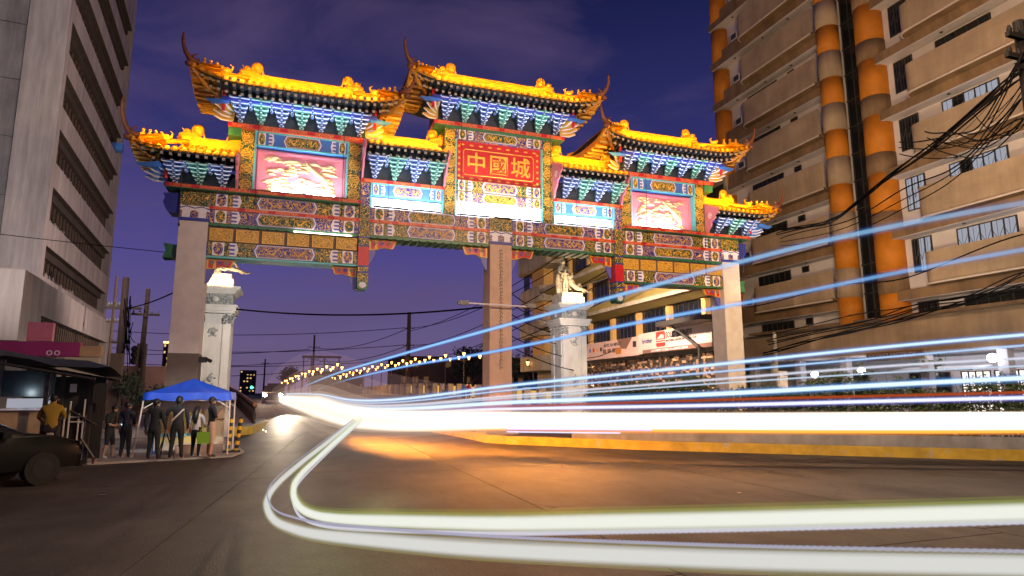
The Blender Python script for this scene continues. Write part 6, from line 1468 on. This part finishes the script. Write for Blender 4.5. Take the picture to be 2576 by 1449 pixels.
def trail(key, label, r, col, s, a=.8, halo=None, off=(0, 0, 0), soft=True, wob=0):
    """a drawn-out lamp: a slim core of light, with see-through glow shells around it"""
    t = thing('light_trail', label, 'light trail', (0, 0, 0)); R = r if callable(r) else (lambda u, r=r: r)
    if soft: r = scale(R, .62); halo = [(scale(R, .8), col, s, a*.55, 0), (scale(R, .98), col, s*.95, a*.38, 0), (scale(R, 1.14), col, s*.85, a*.22, 0), (scale(R, 1.3), col, s*.7, a*.12, 0)]+list(halo or ())
    P = smooth(TR[key], 150 if wob > .005 else 10); q = MB()
    P = [p+Vector(off)+Vector((0, 0, wob*(.45 if wob > .005 else 1)*math.sin(i*1.45))) for i, p in enumerate(P)]
    q.tube(P, [r(i/len(P)) if callable(r) else r for i in range(len(P))], 10 if wob == 0 else 6); q.build('core', veil('trail_light', col, s, a), t, True)
    for k, (hr, hc, hs, ha, hz) in enumerate(halo or ()):  # soft halo put in as wider, fainter glowing tubes
        q = MB(); q.tube([p+Vector((0, 0, hz)) for p in P], [hr(i/len(P)) if callable(hr) else hr for i in range(len(P))], 12 if wob == 0 else 6); q.build('strand', veil('trail_glow', hc, hs, ha), t, True)
    return t
cool, blue, white, warm, orange = (.78, .84, 1), (.10, .38, 1), (1, .96, .93), (1, .80, .5), (1, .28, .03)
def fade(m, ax, stops):
    """lamps that dim as the vehicle turns away: strength of the drawn line follows the place on the road"""
    t = m.node_tree; x = [n for n in t.nodes if n.type == 'MIX_SHADER'][0]; a = x.inputs[0].default_value
    co = t.nodes.new('ShaderNodeTexCoord'); sp = t.nodes.new('ShaderNodeSeparateXYZ'); t.links.new(co.outputs['Object'], sp.inputs[0])
    v0, v1 = stops[0][0], stops[-1][0]; mr = t.nodes.new('ShaderNodeMapRange'); mr.inputs[1].default_value = v0; mr.inputs[2].default_value = v1; t.links.new(sp.outputs[ax], mr.inputs[0])
    r = t.nodes.new('ShaderNodeValToRGB'); e = r.color_ramp.elements
    cc = lambda k: (a*k,)*3+(1,)
    e[0].position = 0; e[0].color = cc(stops[0][1]); e[1].position = 1; e[1].color = cc(stops[-1][1])
    for v, k in stops[1:-1]:
        n = e.new((v-v0)/(v1-v0)); n.color = cc(k)
    t.links.new(mr.outputs[0], r.inputs[0]); t.links.new(r.outputs[0], x.inputs[0])
def prof(*ks): return lambda u: [ks[i]+(ks[min(i+1, len(ks)-1)]-ks[i])*(u*(len(ks)-1)-i) for i in [min(len(ks)-1, int(u*(len(ks)-1)))]][0]
def scale(f, k): return lambda u: f(u)*k
bl = [(1.2, 0), (2.2, .5), (3.4, 1), (4.6, .75), (5.3, .32), (6.6, .16)]
for key, label, r, col in (('bus_high', 'upper pale blue light trail rising across the gate pillars to the tower', .036, (.34, .66, 1)), ('bus_low', 'second blue light trail rising below the uppermost one', .028, (.26, .56, 1))):
    f = prof(.06, .05, .04, .034, .032, .03, .03, .03, .03); t = trail(key, label, scale(f, r/.036), col, 1.25, .5, [(scale(f, 1.6*r/.036), blue, .9, .16, 0), (scale(f, 2.3*r/.036), (.16, .2, 1), .6, .07, 0)])
    for ch in t.children: fade(ch.data.materials[0], 'X', bl if key == 'bus_high' else [(2.7, 0), (3.3, .6), (4.3, 1), (5.4, .75), (5.9, .32), (7, .16)])
trail('A', 'topmost of the fanned white light trails above the hedge', .03, (.62, .82, 1), 1.5, .7, [(.05, (.4, .6, 1), 1, .2, 0), (.085, blue, 1, .09, 0)])
trail('B', 'second thin blue-white light trail of the fan above the hedge', .022, (.55, .76, 1), 1.1, .42, [(.05, blue, .8, .12, 0)])
trail('C', 'faint third light trail of the fan above the hedge', .028, (.85, .85, 1), 1.0, .32, [(.05, cool, .7, .1, 0)])
trail('C2', 'faint fourth light trail just under the third one', .022, (.62, .8, 1), 1.0, .3)
trail('D', 'broad bright light trail crossing the top of the hedge', .045, (.72, .88, 1), 1.7, .7, [(.07, (.4, .65, 1), .9, .25, 0), (.11, blue, .9, .10, 0)])
trail('E', 'thin red light trail across the hedge', .036, (.8, .12, .03), .55, .4)
trail('F', 'bright white light trail right under the red one', .036, (.9, .93, 1), 1.6, .75, [(.06, (.5, .5, 1), .8, .25, 0), (.09, (.25, .25, 1), .6, .12, 0)])
gp = prof(.10, .40, .17, .075, .054, .05, .05)
for k, lb_ in (('G1', 'upper strand of the thick white headlight band'), ('G2', 'second strand of the thick white headlight band'), ('G3', 'third strand of the thick white headlight band'), ('G4', 'lowest white strand of the thick headlight band')):
    trail(k, lb_, gp, (1, .95, .86), 2.4, .75, [(scale(gp, 1.3), (1, .84, .62), 1.3, .22, 0), (scale(gp, 1.7), (1, .7, .4), .9, .07, 0)])
gl = prof(.45, 1.25, .6, .2, .1, .06, .05)  # headlight glare put in as nested glowing shells round the band
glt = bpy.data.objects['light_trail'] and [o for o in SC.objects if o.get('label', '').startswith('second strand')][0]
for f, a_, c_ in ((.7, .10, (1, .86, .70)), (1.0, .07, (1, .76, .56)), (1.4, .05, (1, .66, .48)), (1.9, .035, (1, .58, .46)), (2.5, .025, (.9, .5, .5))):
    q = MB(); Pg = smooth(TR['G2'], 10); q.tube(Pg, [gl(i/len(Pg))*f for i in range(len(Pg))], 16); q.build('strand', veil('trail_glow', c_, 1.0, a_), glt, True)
trail('O', 'orange lower fringe of the thick headlight band', .05, (1, .42, .06), 1.8, .4, [(.085, orange, 1.0, .18, 0)])
trail('S', 'short violet-white streak under the thick headlight band', .03, (.85, .8, 1), 1.8, .8, [(.055, (.4, .2, 1), 1, .25, 0)])
trail('S2', 'shorter faint streak just above the planter kerb', .018, (.8, .75, 1), 1.3, .7)
ip = prof(.06, .044, .036, .032, .03, .029, .03, .032, .034, .04, .047, .053, .057, .061, .065)
trail('I', 'inner of the two big headlight trails curving round on the road', ip, (1, .98, .98), 1.0, .75, [(scale(ip, 1.4), (.72, .88, .2), .85, .10, .012), (scale(ip, 1.75), (.55, .8, .12), .8, .06, .02)], off=(0, 0, .02), wob=0)
trail('I', 'rippled thinner trail clinging below the inner headlight trail', scale(ip, .36), (.84, .82, .95), .82, .42, off=(0, -.012, -.056), wob=.0051)
trail('J', 'outer and nearest of the two big headlight trails curving round', scale(ip, .9), (.92, .91, .92), .86, .75, [(scale(ip, 1.45), (.80, .82, .36), .6, .14, 0)], wob=0)
trail('J', 'faint rippled strand riding on the outer headlight trail', scale(ip, .2), (.7, .68, .9), .6, .5, off=(0, .01, .085), wob=.0051)
trail('K', 'thin rippled light thread between the two big trails', .008, (.62, .6, .75), .5, .45, soft=False, wob=.008)
# unseen orange strips added over the road for the glow of passing indicators
for (xa, ya), (xb, yb), e, z in (((2.7, 27), (4.4, 19.8), 1700, 1.7), ((4.4, 19.8), (7.6, 15.2), 1250, 2.2), ((6.4, 15.6), (10.5, 11.6), 190, 2.3)):
    d = bpy.data.lights.new('indicator_glow', 'AREA'); d.shape = 'RECTANGLE'; d.size = math.hypot(xb-xa, yb-ya); d.size_y = .15; d.energy = e; d.color = (1, .33, .04)
    o = bpy.data.objects.new('indicator_glow', d); COL.objects.link(o); o.location = ((xa+xb)/2, (ya+yb)/2, z); o.rotation_euler = (0, 0, math.atan2(yb-ya, xb-xa))
lamp('headlight_road_glow', 'POINT', (.5, 8.2, .75), 9, (.75, 1, .3), .08); lamp('headlight_road_glow', 'POINT', (.6, 6.6, .75), 7, (.6, 1, .2), .08); lamp('headlight_road_glow', 'POINT', (1.6, 11.5, .8), 22, (1, .95, .4), .08)  # tinted points added for the green-yellow glow inside the trail bend
# ------------------------------------------------------------------ lettering becomes plain mesh
dg = bpy.context.evaluated_depsgraph_get()
for o in [o for o in SC.objects if o.type == 'FONT']:
    me = bpy.data.meshes.new_from_object(o.evaluated_get(dg)); n = link('lettering', me, o.parent); n.matrix_local = o.matrix_local.copy()
    bpy.data.objects.remove(o)
